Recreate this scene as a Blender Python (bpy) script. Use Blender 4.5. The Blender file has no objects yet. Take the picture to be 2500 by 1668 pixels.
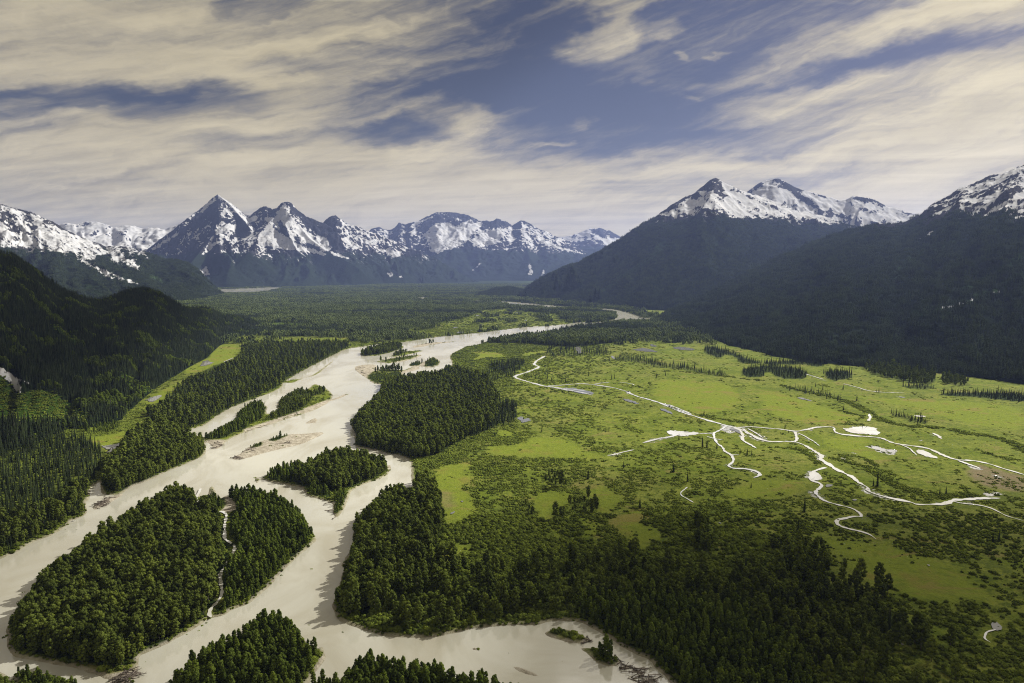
import bpy, math, random
import numpy as np

random.seed(7)
RNG = np.random.default_rng(11)
SC = bpy.context.scene
COL = SC.collection

# ------------------------------------------------------------------ camera, sky, sun, exposure
CAM_H = 300.0
F = 1667.0                      # focal length in pixels of the 2500 px wide photograph (24 mm lens)
TILT = math.atan((834.0 - 650.0) / F)
CT, ST = math.cos(TILT), math.sin(TILT)

cam_data = bpy.data.cameras.new("camera")
cam_data.sensor_width = 36.0
cam_data.lens = 36.0 * F / 2500.0
cam_data.clip_start = 1.0
cam_data.clip_end = 120000.0
cam = bpy.data.objects.new("camera", cam_data)
COL.objects.link(cam)
cam.location = (0, 0, CAM_H)
cam.rotation_euler = (math.pi / 2 - TILT, 0, 0)
SC.camera = cam

HAZE_DENSITY = 2.1e-5
SHADE_CLOUD_OPACITY = 0.86
SUN_AZ = math.radians(57.0)     # clockwise from +Y
SUN_EL = math.radians(36.0)
SUN_DIR = (math.sin(SUN_AZ) * math.cos(SUN_EL), math.cos(SUN_AZ) * math.cos(SUN_EL), math.sin(SUN_EL))
sun_data = bpy.data.lights.new("sun", 'SUN')
sun_data.energy = 4.6
sun_data.angle = math.radians(0.5)
sun_data.color = (1.0, 0.96, 0.89)
sun = bpy.data.objects.new("sun", sun_data)
COL.objects.link(sun)
sun.rotation_euler = (math.pi / 2 - SUN_EL, 0, math.pi - SUN_AZ)
sun.location = (0, 0, 3000)

SC.view_settings.view_transform = 'Standard'
SC.view_settings.look = 'None'
SC.view_settings.gamma = 1.0
SC.view_settings.use_curve_mapping = False
SC.view_settings.exposure = 1.0
SC.render.engine = 'CYCLES'
SC.cycles.use_denoising = True
SC.cycles.denoiser = 'OPENIMAGEDENOISE'
SC.cycles.denoising_input_passes = 'RGB_ALBEDO_NORMAL'
SC.cycles.denoising_prefilter = 'NONE'
SC.cycles.filter_width = 1.1
SC.cycles.use_adaptive_sampling = False
SC.cycles.max_bounces = 4
SC.cycles.diffuse_bounces = 2
SC.cycles.glossy_bounces = 2
SC.cycles.transmission_bounces = 1
SC.cycles.volume_bounces = 0
SC.cycles.transparent_max_bounces = 4
SC.cycles.caustics_reflective = False
SC.cycles.caustics_refractive = False


def pix_dir(px, py):
    a = (np.asarray(px, float) - 1250.0) / F
    b = (834.0 - np.asarray(py, float)) / F
    return a, CT + ST * b, -ST + CT * b       # x, y, z


def ground_pt(px, py, z=0.0):
    x, y, dz = pix_dir(px, py)
    t = (z - CAM_H) / dz
    return x * t, y * t


def dist_pt(px, py, d):
    x, y, dz = pix_dir(px, py)
    t = d / y
    return x * t, y * t, CAM_H + dz * t


def to_pix(x, y, z):
    dz = np.asarray(z, float) - CAM_H
    cy = CT * y - ST * dz
    cz = ST * y + CT * dz
    return 1250.0 + F * np.asarray(x, float) / cy, 834.0 - F * cz / cy


# ---- node helpers
def nn(nt, typ, **kw):
    n = nt.nodes.new(typ)
    for k, v in kw.items():
        if k == 'op':
            n.operation = v
        elif hasattr(n, k):
            setattr(n, k, v)
        else:
            n.inputs[k].default_value = v
    return n


def math_node(nt, op, a, b=None, clamp=False):
    n = nt.nodes.new('ShaderNodeMath')
    n.operation = op
    n.use_clamp = clamp
    for i, v in enumerate((a, b)):
        if v is None:
            continue
        if isinstance(v, (int, float)):
            n.inputs[i].default_value = v
        else:
            nt.links.new(v, n.inputs[i])
    return n.outputs[0]


def noise_node(nt, vec, scale, detail=4.0, rough=0.55, dist=0.0):
    n = nt.nodes.new('ShaderNodeTexNoise')
    n.inputs['Scale'].default_value = scale
    n.inputs['Detail'].default_value = detail
    n.inputs['Roughness'].default_value = rough
    n.inputs['Distortion'].default_value = dist
    if vec is not None:
        nt.links.new(vec, n.inputs['Vector'])
    return n.outputs['Fac']


def ramp(nt, val, lo, hi, a=0.0, b=1.0, smooth=True):
    n = nt.nodes.new('ShaderNodeMapRange')
    n.interpolation_type = 'SMOOTHSTEP' if smooth else 'LINEAR'
    n.inputs['From Min'].default_value = lo
    n.inputs['From Max'].default_value = hi
    n.inputs['To Min'].default_value = a
    n.inputs['To Max'].default_value = b
    nt.links.new(val, n.inputs['Value'])
    return n.outputs['Result']


def mixc(nt, fac, a, b, blend='MIX'):
    n = nt.nodes.new('ShaderNodeMix')
    n.data_type = 'RGBA'
    n.blend_type = blend
    if isinstance(fac, (int, float)):
        n.inputs[0].default_value = fac
    else:
        nt.links.new(fac, n.inputs[0])
    for i, v in ((6, a), (7, b)):
        if isinstance(v, tuple):
            n.inputs[i].default_value = (v[0], v[1], v[2], 1.0)
        else:
            nt.links.new(v, n.inputs[i])
    return n.outputs[2]


# ---- world: Nishita sky with thin cirrus
world = bpy.data.worlds.new("World")
SC.world = world
world.use_nodes = True
wt = world.node_tree
for n in list(wt.nodes):
    wt.nodes.remove(n)
w_out = wt.nodes.new('ShaderNodeOutputWorld')
w_bg = wt.nodes.new('ShaderNodeBackground')
wt.links.new(w_bg.outputs[0], w_out.inputs[0])
sky = wt.nodes.new('ShaderNodeTexSky')
sky.sky_type = 'NISHITA'
sky.sun_disc = False
sky.sun_elevation = SUN_EL
sky.sun_rotation = SUN_AZ
sky.altitude = 300.0
sky.air_density = 1.0
sky.dust_density = 0.6
sky.ozone_density = 2.0
SKY_STRENGTH = 0.085
w_bg.inputs[1].default_value = SKY_STRENGTH
tc = wt.nodes.new('ShaderNodeTexCoord')
sep = wt.nodes.new('ShaderNodeSeparateXYZ')
wt.links.new(tc.outputs['Generated'], sep.inputs[0])
wx, wy, wz = sep.outputs
az = math_node(wt, 'ARCTAN2', wx, wy)
el = math_node(wt, 'ARCSINE', wz)
comb = wt.nodes.new('ShaderNodeCombineXYZ')
wt.links.new(az, comb.inputs[0])
wt.links.new(el, comb.inputs[1])
azel = comb.outputs[0]
# cirrus-sheet coordinates (a flat layer high above the valley)
zc = math_node(wt, 'MAXIMUM', math_node(wt, 'ADD', wz, 0.06), 0.03)
cx_ = math_node(wt, 'DIVIDE', wx, zc)
cy_ = math_node(wt, 'DIVIDE', wy, zc)
comb2 = wt.nodes.new('ShaderNodeCombineXYZ')
wt.links.new(cx_, comb2.inputs[0])
wt.links.new(cy_, comb2.inputs[1])


def sky_blob(px, py, rx, ry, rot=0.0, amp=1.0):
    x, y, z = pix_dir(px, py)
    L = math.sqrt(x * x + y * y + z * z)
    m = wt.nodes.new('ShaderNodeMapping')
    m.vector_type = 'TEXTURE'
    m.inputs['Location'].default_value = (math.atan2(x, y), math.asin(z / L), 0)
    m.inputs['Rotation'].default_value = (0, 0, math.radians(rot))
    m.inputs['Scale'].default_value = (rx / F * 1.3, ry / F * 1.3, 1)
    wt.links.new(warped, m.inputs['Vector'])
    g = wt.nodes.new('ShaderNodeTexGradient')
    g.gradient_type = 'SPHERICAL'
    wt.links.new(m.outputs[0], g.inputs[0])
    return math_node(wt, 'MULTIPLY', ramp(wt, g.outputs['Fac'], 0.0, 0.75), amp)


# domain warp
wn = wt.nodes.new('ShaderNodeTexNoise')
wn.inputs['Scale'].default_value = 5.0
wn.inputs['Detail'].default_value = 5.0
wn.inputs['Roughness'].default_value = 0.6
mpw = wt.nodes.new('ShaderNodeMapping')
mpw.inputs['Scale'].default_value = (1.0, 2.0, 1.0)
wt.links.new(azel, mpw.inputs[0])
wt.links.new(mpw.outputs[0], wn.inputs['Vector'])
vs = wt.nodes.new('ShaderNodeVectorMath')
vs.operation = 'SUBTRACT'
wt.links.new(wn.outputs['Color'], vs.inputs[0])
vs.inputs[1].default_value = (0.5, 0.5, 0.5)
vm = wt.nodes.new('ShaderNodeVectorMath')
vm.operation = 'MULTIPLY'
wt.links.new(vs.outputs[0], vm.inputs[0])
vm.inputs[1].default_value = (0.22, 0.09, 0.0)
va = wt.nodes.new('ShaderNodeVectorMath')
va.operation = 'ADD'
wt.links.new(azel, va.inputs[0])
wt.links.new(vm.outputs[0], va.inputs[1])
warped = va.outputs[0]

BLOBS = [
    # openings of blue
    (1650, 130, 760, 210, -4, -0.62), (1500, 330, 420, 120, -8, -0.50), (1150, 60, 330, 90, 14, -0.30),
    (230, 235, 330, 42, 5, -0.75), (60, 285, 120, 35, 0, -0.35), (420, 210, 140, 26, 8, -0.4),
    (700, 160, 130, 22, 10, -0.45), (650, 5, 130, 30, 8, -0.45), (930, 325, 170, 36, 6, -0.62), (1130, 225, 330, 60, 13, -0.50),
    (860, 200, 200, 30, 14, -0.25), (2190, 148, 260, 26, 3, -0.50), (1990, 345, 190, 34, 6, -0.42), (2000, 430, 160, 22, 3, -0.42),
    (620, 350, 160, 26, 8, -0.28), (520, 70, 300, 30, 6, -0.18), (850, 435, 120, 18, 4, -0.22), (1560, 460, 190, 22, 3, -0.25),
    (150, 440, 200, 26, 0, -0.12),
    # cloud banks and wisps
    (350, 110, 520, 130, 4, 0.30), (560, 400, 700, 120, 2, 0.24), (1050, 130, 420, 26, 17, 0.34), (980, 60, 330, 30, 14, 0.30),
    (1085, 290, 150, 30, -8, 0.38), (1480, 78, 95, 48, 28, 0.66), (1610, 68, 90, 16, 6, 0.42), (1400, 298, 55, 16, 14, 0.42),
    (2180, 60, 330, 46, 12, 0.46), (2250, 255, 360, 90, 4, 0.42), (1900, 240, 240, 30, 10, 0.40), (2350, 20, 200, 50, 4, 0.36),
    (1500, 410, 520, 48, 3, 0.36), (1300, 500, 900, 90, 0, 0.42), (2300, 380, 300, 110, 0, 0.26), (1850, 395, 150, 14, 8, 0.30),
    (60, 250, 70, 22, 8, 0.40), (1440, 8, 90, 16, 8, 0.35), (1580, 12, 60, 14, 12, 0.32), (1355, 350, 40, 7, 2, 0.35),
    (1680, 112, 30, 7, -6, 0.34), (1760, 110, 34, 7, -8, 0.34), (1710, 224, 40, 8, 0, 0.34), (1550, 200, 50, 9, 4, 0.2),
]
cov = None
for b in BLOBS:
    o = sky_blob(*b)
    cov = o if cov is None else math_node(wt, 'ADD', cov, o)


def scaled(nt, vec, s):
    m = nt.nodes.new('ShaderNodeMapping')
    m.inputs['Scale'].default_value = s
    nt.links.new(vec, m.inputs[0])
    return m.outputs[0]


def streak(scale, sx, sy, rot, detail, src, rough=0.6, dist=0.6):
    m = wt.nodes.new('ShaderNodeMapping')
    m.inputs['Rotation'].default_value = (0, 0, math.radians(rot))
    wt.links.new(src, m.inputs[0])
    return noise_node(wt, scaled(wt, m.outputs[0], (sx, sy, 1)), scale, detail, rough, dist)


n_big = streak(1.0, 0.5, 0.9, 15, 7, comb2.outputs[0])
n_per = streak(2.0, 0.28, 1.2, 15, 9, comb2.outputs[0], 0.62, 0.5)
n_str = streak(9.0, 0.55, 4.2, -13, 9, warped, 0.62, 0.35)
n_fine = streak(30.0, 0.32, 3.0, -17, 9, azel, 0.66, 0.5)
dens = math_node(wt, 'ADD', cov, 0.68)
for nz_, am_ in ((n_big, 0.45), (n_per, 0.70), (n_str, 1.0), (n_fine, 0.85)):
    dens = math_node(wt, 'ADD', dens, math_node(wt, 'MULTIPLY', math_node(wt, 'SUBTRACT', nz_, 0.5), am_))
cloud = ramp(wt, dens, -0.15, 1.18)
# cloud brightness: thin ice cloud, brighter towards the sun
dt = wt.nodes.new('ShaderNodeVectorMath')
dt.operation = 'DOT_PRODUCT'
wt.links.new(tc.outputs['Generated'], dt.inputs[0])
dt.inputs[1].default_value = SUN_DIR
el = math_node(wt, 'ARCSINE', wz)
glow = math_node(wt, 'POWER', math_node(wt, 'MAXIMUM', dt.outputs['Value'], 0.0), 3.0)
bright = math_node(wt, 'ADD', math_node(wt, 'MULTIPLY', glow, 0.42), ramp(wt, el, 0.05, 0.42, 0.84, 0.60, False))
thick = math_node(wt, 'ADD', math_node(wt, 'MULTIPLY', math_node(wt, 'SUBTRACT', n_str, 0.5), 0.6), math_node(wt, 'MULTIPLY', math_node(wt, 'SUBTRACT', n_per, 0.5), 0.5))
bright = math_node(wt, 'MULTIPLY', bright, math_node(wt, 'ADD', thick, 1.0))
CK = 1.0 / SKY_STRENGTH
CLOUD_COL = (0.390 * CK, 0.342 * CK, 0.236 * CK)
cc = wt.nodes.new('ShaderNodeVectorMath')
cc.operation = 'SCALE'
cc.inputs[0].default_value = CLOUD_COL
wt.links.new(bright, cc.inputs['Scale'])
blue = mixc(wt, 1.0, sky.outputs[0], (0.212, 0.170, 0.180), 'MULTIPLY')
wcol = mixc(wt, cloud, blue, cc.outputs[0])
wt.links.new(wcol, w_bg.inputs[0])


# ------------------------------------------------------------------ general helpers
def tag(o, label=None, cat=None, group=None, kind=None):
    if label:
        o['label'] = label
    if cat:
        o['category'] = cat
    if group:
        o['group'] = group
    if kind:
        o['kind'] = kind
    return o


def mesh_np(name, co, quads=None, tris=None, smooth=False, mat=None):
    co = np.asarray(co, np.float32)
    me = bpy.data.meshes.new(name)
    nq = 0 if quads is None else len(quads)
    ntr = 0 if tris is None else len(tris)
    me.vertices.add(len(co))
    me.vertices.foreach_set('co', co.ravel())
    parts = []
    if nq:
        parts.append(np.asarray(quads, np.int32).ravel())
    if ntr:
        parts.append(np.asarray(tris, np.int32).ravel())
    idx = np.concatenate(parts) if parts else np.zeros(0, np.int32)
    me.loops.add(len(idx))
    me.loops.foreach_set('vertex_index', idx)
    me.polygons.add(nq + ntr)
    st = np.concatenate([np.arange(nq, dtype=np.int32) * 4, nq * 4 + np.arange(ntr, dtype=np.int32) * 3])
    me.polygons.foreach_set('loop_start', st)
    if smooth:
        me.polygons.foreach_set('use_smooth', np.ones(nq + ntr, bool))
    me.update(calc_edges=True)
    if mat:
        me.materials.append(mat)
    return me


def attr(me, name, vals):
    a = me.attributes.new(name, 'FLOAT', 'POINT')
    a.data.foreach_set('value', np.asarray(vals, np.float32))


def link(name, me, parent=None, loc=None):
    o = bpy.data.objects.new(name, me)
    COL.objects.link(o)
    if parent is not None:
        o.parent = parent
    if loc is not None:
        o.location = loc
    return o


# ---- numpy noise
_PERM = np.random.default_rng(3).permutation(4096)
_GR = np.random.default_rng(5).random((4096, 2)) * 2 - 1
_GR /= np.linalg.norm(_GR, axis=1)[:, None]


def perlin(x, y):
    xi = np.floor(x).astype(np.int64)
    yi = np.floor(y).astype(np.int64)
    xf, yf = x - xi, y - yi
    u = xf * xf * xf * (xf * (xf * 6 - 15) + 10)
    v = yf * yf * yf * (yf * (yf * 6 - 15) + 10)

    def g(ix, iy, dx, dy):
        h = _PERM[(_PERM[ix & 4095] + iy) & 4095]
        return _GR[h, 0] * dx + _GR[h, 1] * dy
    a = g(xi, yi, xf, yf)
    b = g(xi + 1, yi, xf - 1, yf)
    c = g(xi, yi + 1, xf, yf - 1)
    d = g(xi + 1, yi + 1, xf - 1, yf - 1)
    return 1.5 * ((a * (1 - u) + b * u) * (1 - v) + (c * (1 - u) + d * u) * v)


def fbm(x, y, octv=4, gain=0.5, lac=2.03):
    s, a, t = 0.0, 1.0, 0.0
    for i in range(octv):
        s = s + a * perlin(x + 17.3 * i, y - 9.1 * i)
        t += a
        a *= gain
        x, y = x * lac, y * lac
    return s / t


def ridged(x, y, octv=4, gain=0.5, lac=2.03):
    s, a, t = 0.0, 1.0, 0.0
    for i in range(octv):
        s = s + a * (1 - np.abs(perlin(x + 31.7 * i, y + 13.9 * i)) * 1.6)
        t += a
        a *= gain
        x, y = x * lac, y * lac
    return s / t


def sstep(a, b, x):
    t = np.clip((x - a) / (b - a), 0, 1)
    return t * t * (3 - 2 * t)


# ---- traced outlines: coordinates inside enlarged windows of the photograph -> points on the ground
WIN = {'A1': (800, 730, .25532), 'A2': (1100, 680, .25532), 'A3': (480, 660, .25532), 'A6': (0, 640, .25532),
       'A7': (1900, 840, .25532), 'C6': (0, 415, .34298), 'C7': (732, 415, .34298), 'R1': (0, 400, .53191), 'R2': (1250, 380, .53191), 'R3': (0, 800, .42553),
       'R4': (0, 1150, .42553), 'R5': (800, 900, .38298), 'R6': (1600, 850, .38298), 'R7': (800, 1250, .36170),
       'R8': (1600, 1250, .38298), 'S': (0, 0, 1.0), 'B2': (1320, 1500, .14468), 'B5': (480, 1020, .14468), 'B3': (200, 1160, .13617), 'B4': (200, 1560, .08511)}


def trace(s):
    """'R4: 0,505 100,465 1100,60t ...' -> array of (px, py, height of the traced outline above the ground)."""
    out = []
    w = None
    for tok in s.split():
        if tok.endswith(':'):
            w = WIN[tok[:-1]]
            continue
        h = 0.0
        if tok[-1] == 't':
            h, tok = 17.0, tok[:-1]
        elif tok[-1] == 'h':
            h, tok = 9.0, tok[:-1]
        elif tok[-1] == 's':
            h, tok = 4.0, tok[:-1]
        a, b = tok.split(',')
        out.append((w[0] + float(a) * w[2], w[1] + float(b) * w[2], h))
    return np.array(out)


def on_ground(s, z0=0.0):
    t = trace(s)
    x, y = ground_pt(t[:, 0], t[:, 1], t[:, 2] + z0)
    return np.stack([x, y], 1)


def smooth_poly(p, n=2, closed=True):
    for _ in range(n):
        q = np.roll(p, -1, 0)
        if closed:
            p = np.stack([p * .75 + q * .25, p * .25 + q * .75], 1).reshape(-1, 2)
        else:
            a, b = p[:-1], p[1:]
            m = np.stack([a * .75 + b * .25, a * .25 + b * .75], 1).reshape(-1, p.shape[1])
            p = np.concatenate([p[:1], m, p[-1:]])
    return p


def poly_sdf(X, Y, poly, margin):
    """signed distance, positive inside; points farther than margin outside the box get -margin."""
    out = np.full(X.shape, -float(margin))
    lo, hi = poly.min(0) - margin, poly.max(0) + margin
    sel = (X > lo[0]) & (X < hi[0]) & (Y > lo[1]) & (Y < hi[1])
    if not sel.any():
        return out
    x, y = X[sel], Y[sel]
    d2 = np.full(x.shape, 1e18)
    ins = np.zeros(x.shape, bool)
    n = len(poly)
    for i in range(n):
        ax, ay = poly[i]
        bx, by = poly[(i + 1) % n]
        ex, ey = bx - ax, by - ay
        L = ex * ex + ey * ey + 1e-12
        t = np.clip(((x - ax) * ex + (y - ay) * ey) / L, 0, 1)
        dx, dy = x - ax - t * ex, y - ay - t * ey
        np.minimum(d2, dx * dx + dy * dy, out=d2)
        if ay != by:
            c = ((ay > y) != (by > y)) & (x < (y - ay) * ex / ey + ax)
            ins ^= c
    d = np.sqrt(d2)
    out[sel] = np.maximum(np.where(ins, d, -d), -margin)
    return out


def line_dist(X, Y, pts, margin):
    out = np.full(X.shape, float(margin))
    lo, hi = pts.min(0) - margin, pts.max(0) + margin
    sel = (X > lo[0]) & (X < hi[0]) & (Y > lo[1]) & (Y < hi[1])
    if not sel.any():
        return out
    x, y = X[sel], Y[sel]
    d2 = np.full(x.shape, 1e18)
    for i in range(len(pts) - 1):
        ax, ay = pts[i]
        ex, ey = pts[i + 1] - pts[i]
        L = ex * ex + ey * ey + 1e-12
        t = np.clip(((x - ax) * ex + (y - ay) * ey) / L, 0, 1)
        dx, dy = x - ax - t * ex, y - ay - t * ey
        np.minimum(d2, dx * dx + dy * dy, out=d2)
    out[sel] = np.minimum(np.sqrt(d2), margin)
    return out


# ------------------------------------------------------------------ what was traced
WATER = [
    # the main river, its left bank upstream, then its right bank downstream
    "R4: -60,535 0,505 100,465 180,410 260,385 335,350 400,300 415,285 490,255 500,235 490,180 515,160 515,120 545,75 575,60 578,100 580,130 "
    "R3: 620,960 660,962 700,955 760,910 850,880 950,830 1050,790 1130,755 1175,735 1182,700 1178,660 1140,620 1100,640 1070,630 1055,605 1070,590 1150,570 1200,545 1260,500 1330,460 1380,440 "
    "1500,395 1560,375 1625,340 1620,315 1680,320 1720,300 1800,270 1860,225 1910,190 1940,145 1980,125 "
    "A3: 820,1065 960,1040 1060,1030 1170,990 1220,940 1310,870 1300,850 1350,815 1370,780 1450,750 1560,735 1640,722 1800,700 1900,690 "
    "A1: 725,415 800,405 900,385 1050,365 1200,350 1350,335 1500,320 1650,300 1800,280 1950,265 2140,258 2300,240 2500,215 "
    "A1: 2450,250 2300,280 2140,282t 1880,322t 1700,340t 1480,372t 1475,425 1400,445 1330,450 1290,470 1250,490 1200,515 1165,540 1175,580 1190,610 1190,630 1130,655h 1040,715h "
    "1000,700h 930,690h 830,725h 760,745h 690,765 600,780 500,820 505,850 495,880 480,915h "
    "R3: 2180,350h 2130,390t 2060,450t 2020,500t 2010,530h 2035,580h 2040,640h 2030,670 "
    "R5: 165,490 250,510 330,525 400,545 480,555 530,590 535,640 530,700 548,752 552,760t 480,730t 440,712t 380,715t 330,770t 260,840t 200,890t 165,960h 160,1060h 150,1110h 95,1170h 75,1250h "
    "R7: 160,210h 80,400h 70,480h 38,600 30,650 60,720 150,770 250,800 350,830 450,845 580,850 700,850 800,830 950,795 1100,775 1250,765 1400,765 1480,745 1560,735 1690,735 1790,785 1900,850 "
    "2000,920 2100,970 2180,1000 2220,1060 2290,1120 2330,1180 2420,1330 -300,1330 R4: -60,1400",
    # the bend beyond the spruce spit and the reach beyond it
    "A2: 960,450 1100,440 1290,432 1440,415 1560,400 1610,370 1590,340 1530,320 1400,308 1340,296 1355,287 1380,289 1500,292 1600,304 1700,329 1740,349 1830,374 1900,384 1990,391 2000,400 1880,408 1700,415 1500,432 1290,452 1100,470",
    "A2: 145,224 290,210 400,219 550,224 720,237 900,255 1360,287 1360,297 1000,285 690,273 650,267 600,259 540,247 450,232 280,227",
    "A2: 60,243 110,234 125,240 80,252",
    "A2: 20,160 75,151 78,156 25,166",
    "A2: 680,80 745,72 742,80 690,88",
    "A3: 215,178 400,178 600,168 830,158 740,190 580,216 300,224 225,205",
    "A3: 2100,262 2210,254 2205,284 2120,280",
]
# land inside the water: (kind, group phrase, outline)
LAND = [
    ('island', 'the large wooded island',
     "R4: 45,1030 35,920h 30,850h 45,765t 100,722t 130,685t 150,622t 225,572t 245,532t 305,502t 390,432t 480,372t 560,322t 610,282t 680,242t 720,212t 790,182t 870,132t 920,102t 980,82t 1040,72t 1100,62t 1112,85t "
     "1135,110h 1165,112h 1188,95t 1200,92 1225,88 1250,92t 1300,65t 1370,65t 1450,70t 1560,82t 1660,122t 1700,165t 1735,160t 1752,212t 1775,262h 1792,312h 1810,372 1812,400 1800,415 1700,500 1640,555 1600,600 1540,670 1480,720 1420,770 1330,795 1280,830 1230,842 1195,848 "
     "1180,862 1120,905 1040,945 950,1000 850,1040 800,1060 795,1080 790,1130 780,1165 700,1195 620,1200 560,1172 430,1132 330,1112 200,1090 100,1075"),
    ('island', 'the round wooded island in mid river',
     "R3: 1460,852 1466,832t 1492,795t 1560,767t 1640,733t 1720,722t 1752,738t 1780,742t 1832,695t 1870,692t 1930,672t 2000,668t 2080,692t 2150,708t 2190,722t 2212,765h 2238,785 2245,800 2238,825 2220,850 2150,880 2080,900 2010,940 2000,980 1970,1050 1935,1092 1912,1085 1908,1005 1890,1003 1830,985 1750,962 1742,925 1700,912 1660,905 1580,890 1500,872"),
    ('island', 'the long wooded island by the side channel',
     "R3: 1155,630 1190,592h 1280,542h 1350,502h 1350,472h 1412,422h 1500,397h 1530,432h 1535,452 1525,495 1560,468h 1590,450h 1582,422h 1622,372h 1700,332h 1760,338h 1800,312s 1825,320s 1860,332s 1900,370 1912,395 1890,427 1830,462 1740,497 1650,522 1580,547 1480,577 1400,602 1300,647 1265,690 1230,698 1205,665 1165,652"),
    ('island', 'the pointed wooded island at the lower edge',
     "R4: 950,1217 960,1150h 966,1105t 1012,1072t 1100,1002t 1180,932t 1280,892t 1370,832t 1450,792t 1482,762t 1560,768t 1592,800 1640,865 1690,890 1740,905h 1800,970h 1850,1000 1862,1040 1872,1070 1850,1110 1800,1170 1765,1217 1740,1300 1700,1420 1000,1420"),
    ('island', 'the small wooded island in the lower corner',
     "R4: 62,1150 60,1112h 110,1087h 200,1087h 280,1102h 400,1142h 470,1167h 500,1202h 540,1230 520,1350 100,1350 75,1217"),
    ('island', 'the broad wooded island along the lower edge',
     "R7: -150,1156 -30,1080h 0,1062h 20,1032t 100,1012t 112,972t 200,902t 260,874t 400,892t 560,912t 650,942t 800,972t 1000,1012t 1090,1012t 1200,1062t 1400,1122t 1490,1158t 1650,1250t 1600,1400 -150,1400"),
    ('island', 'the wooded island at the far bend',
     "A1: 292,520 310,482t 350,462t 500,422t 620,402t 715,402t 730,432h 728,470 640,502 560,525 450,547 340,552"),
    ('island', 'the low bushy island below the far bend',
     "A1: 590,550 602,522h 650,492h 740,487s 850,496 935,493 860,511 760,536 660,552"),
    ('gravel_bar', 'thin gravel bar', "A1: 795,465 850,440 960,420 1080,412 1285,404 1180,415 1080,426 980,441 860,467"),
    ('gravel_bar', 'grassy bar', "A1: 440,605 520,582 640,557 770,542 880,530 908,540 820,575 700,606 580,616"),
    ('gravel_bar', 'braided bar',
     "A1: 248,662 290,635 430,623 470,640 480,622t 600,617t 750,627t 772,660 830,650 893,655 870,672 800,692 712,716 692,762 600,790 505,822 430,808 415,790 375,760 300,712"),
    ('gravel_bar', 'bushy bar',
     "A1: 770,642 790,602s 860,587s 905,612 940,592 1010,550 1050,575 1080,600 1072,632 1000,657 930,652 900,642 830,648"),
    ('gravel_bar', 'sand bar',
     "B5: 590,690 640,655 730,610 790,565 860,510 900,490 1160,370 1330,300s 1560,275 1850,272 2100,240 2160,262 2080,310 1960,360 1820,430 1640,480 1400,530 1200,580 1000,640 800,695 650,715"),
    ('gravel_bar', 'small sand spit', "B5: 1805,110 1900,50 2020,-10 2035,80 1930,95"),
    ('gravel_bar', 'thin gravel spit', "R3: 1930,402 1988,378 1995,382 1965,400 1890,424 1840,440"),
    ('gravel_bar', 'log strewn bar', "B3: 190,600 230,515 380,450 480,400 600,375 740,335 730,355 620,420 470,520 300,600 230,625"),
    ('gravel_bar', 'grassy islet',
     "B2: 55,320 140,265 220,230 340,232 450,262 600,305 700,350 800,405 840,430 780,490 640,488 500,487 400,455 250,415 130,380"),
    ('gravel_bar', 'wooded islet',
     "B2: 660,580 740,565 830,560 950,600 1100,640 1250,720 1360,790 1340,850 1250,885 1150,878 1000,830 900,770 850,710"),
    ('gravel_bar', 'sand hump', "R7: 975,925 990,915 1010,920 1005,932 985,932"),
    ('gravel_bar', 'sunken bar', "R7: 1245,1040 1300,1055 1400,1090 1430,1110 1380,1105 1280,1070"),
    ('gravel_bar', 'log spit', "B4: 900,1180 1300,1020 1560,960 1580,1010 1450,1200 1420,1290 800,1290"),
]
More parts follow.
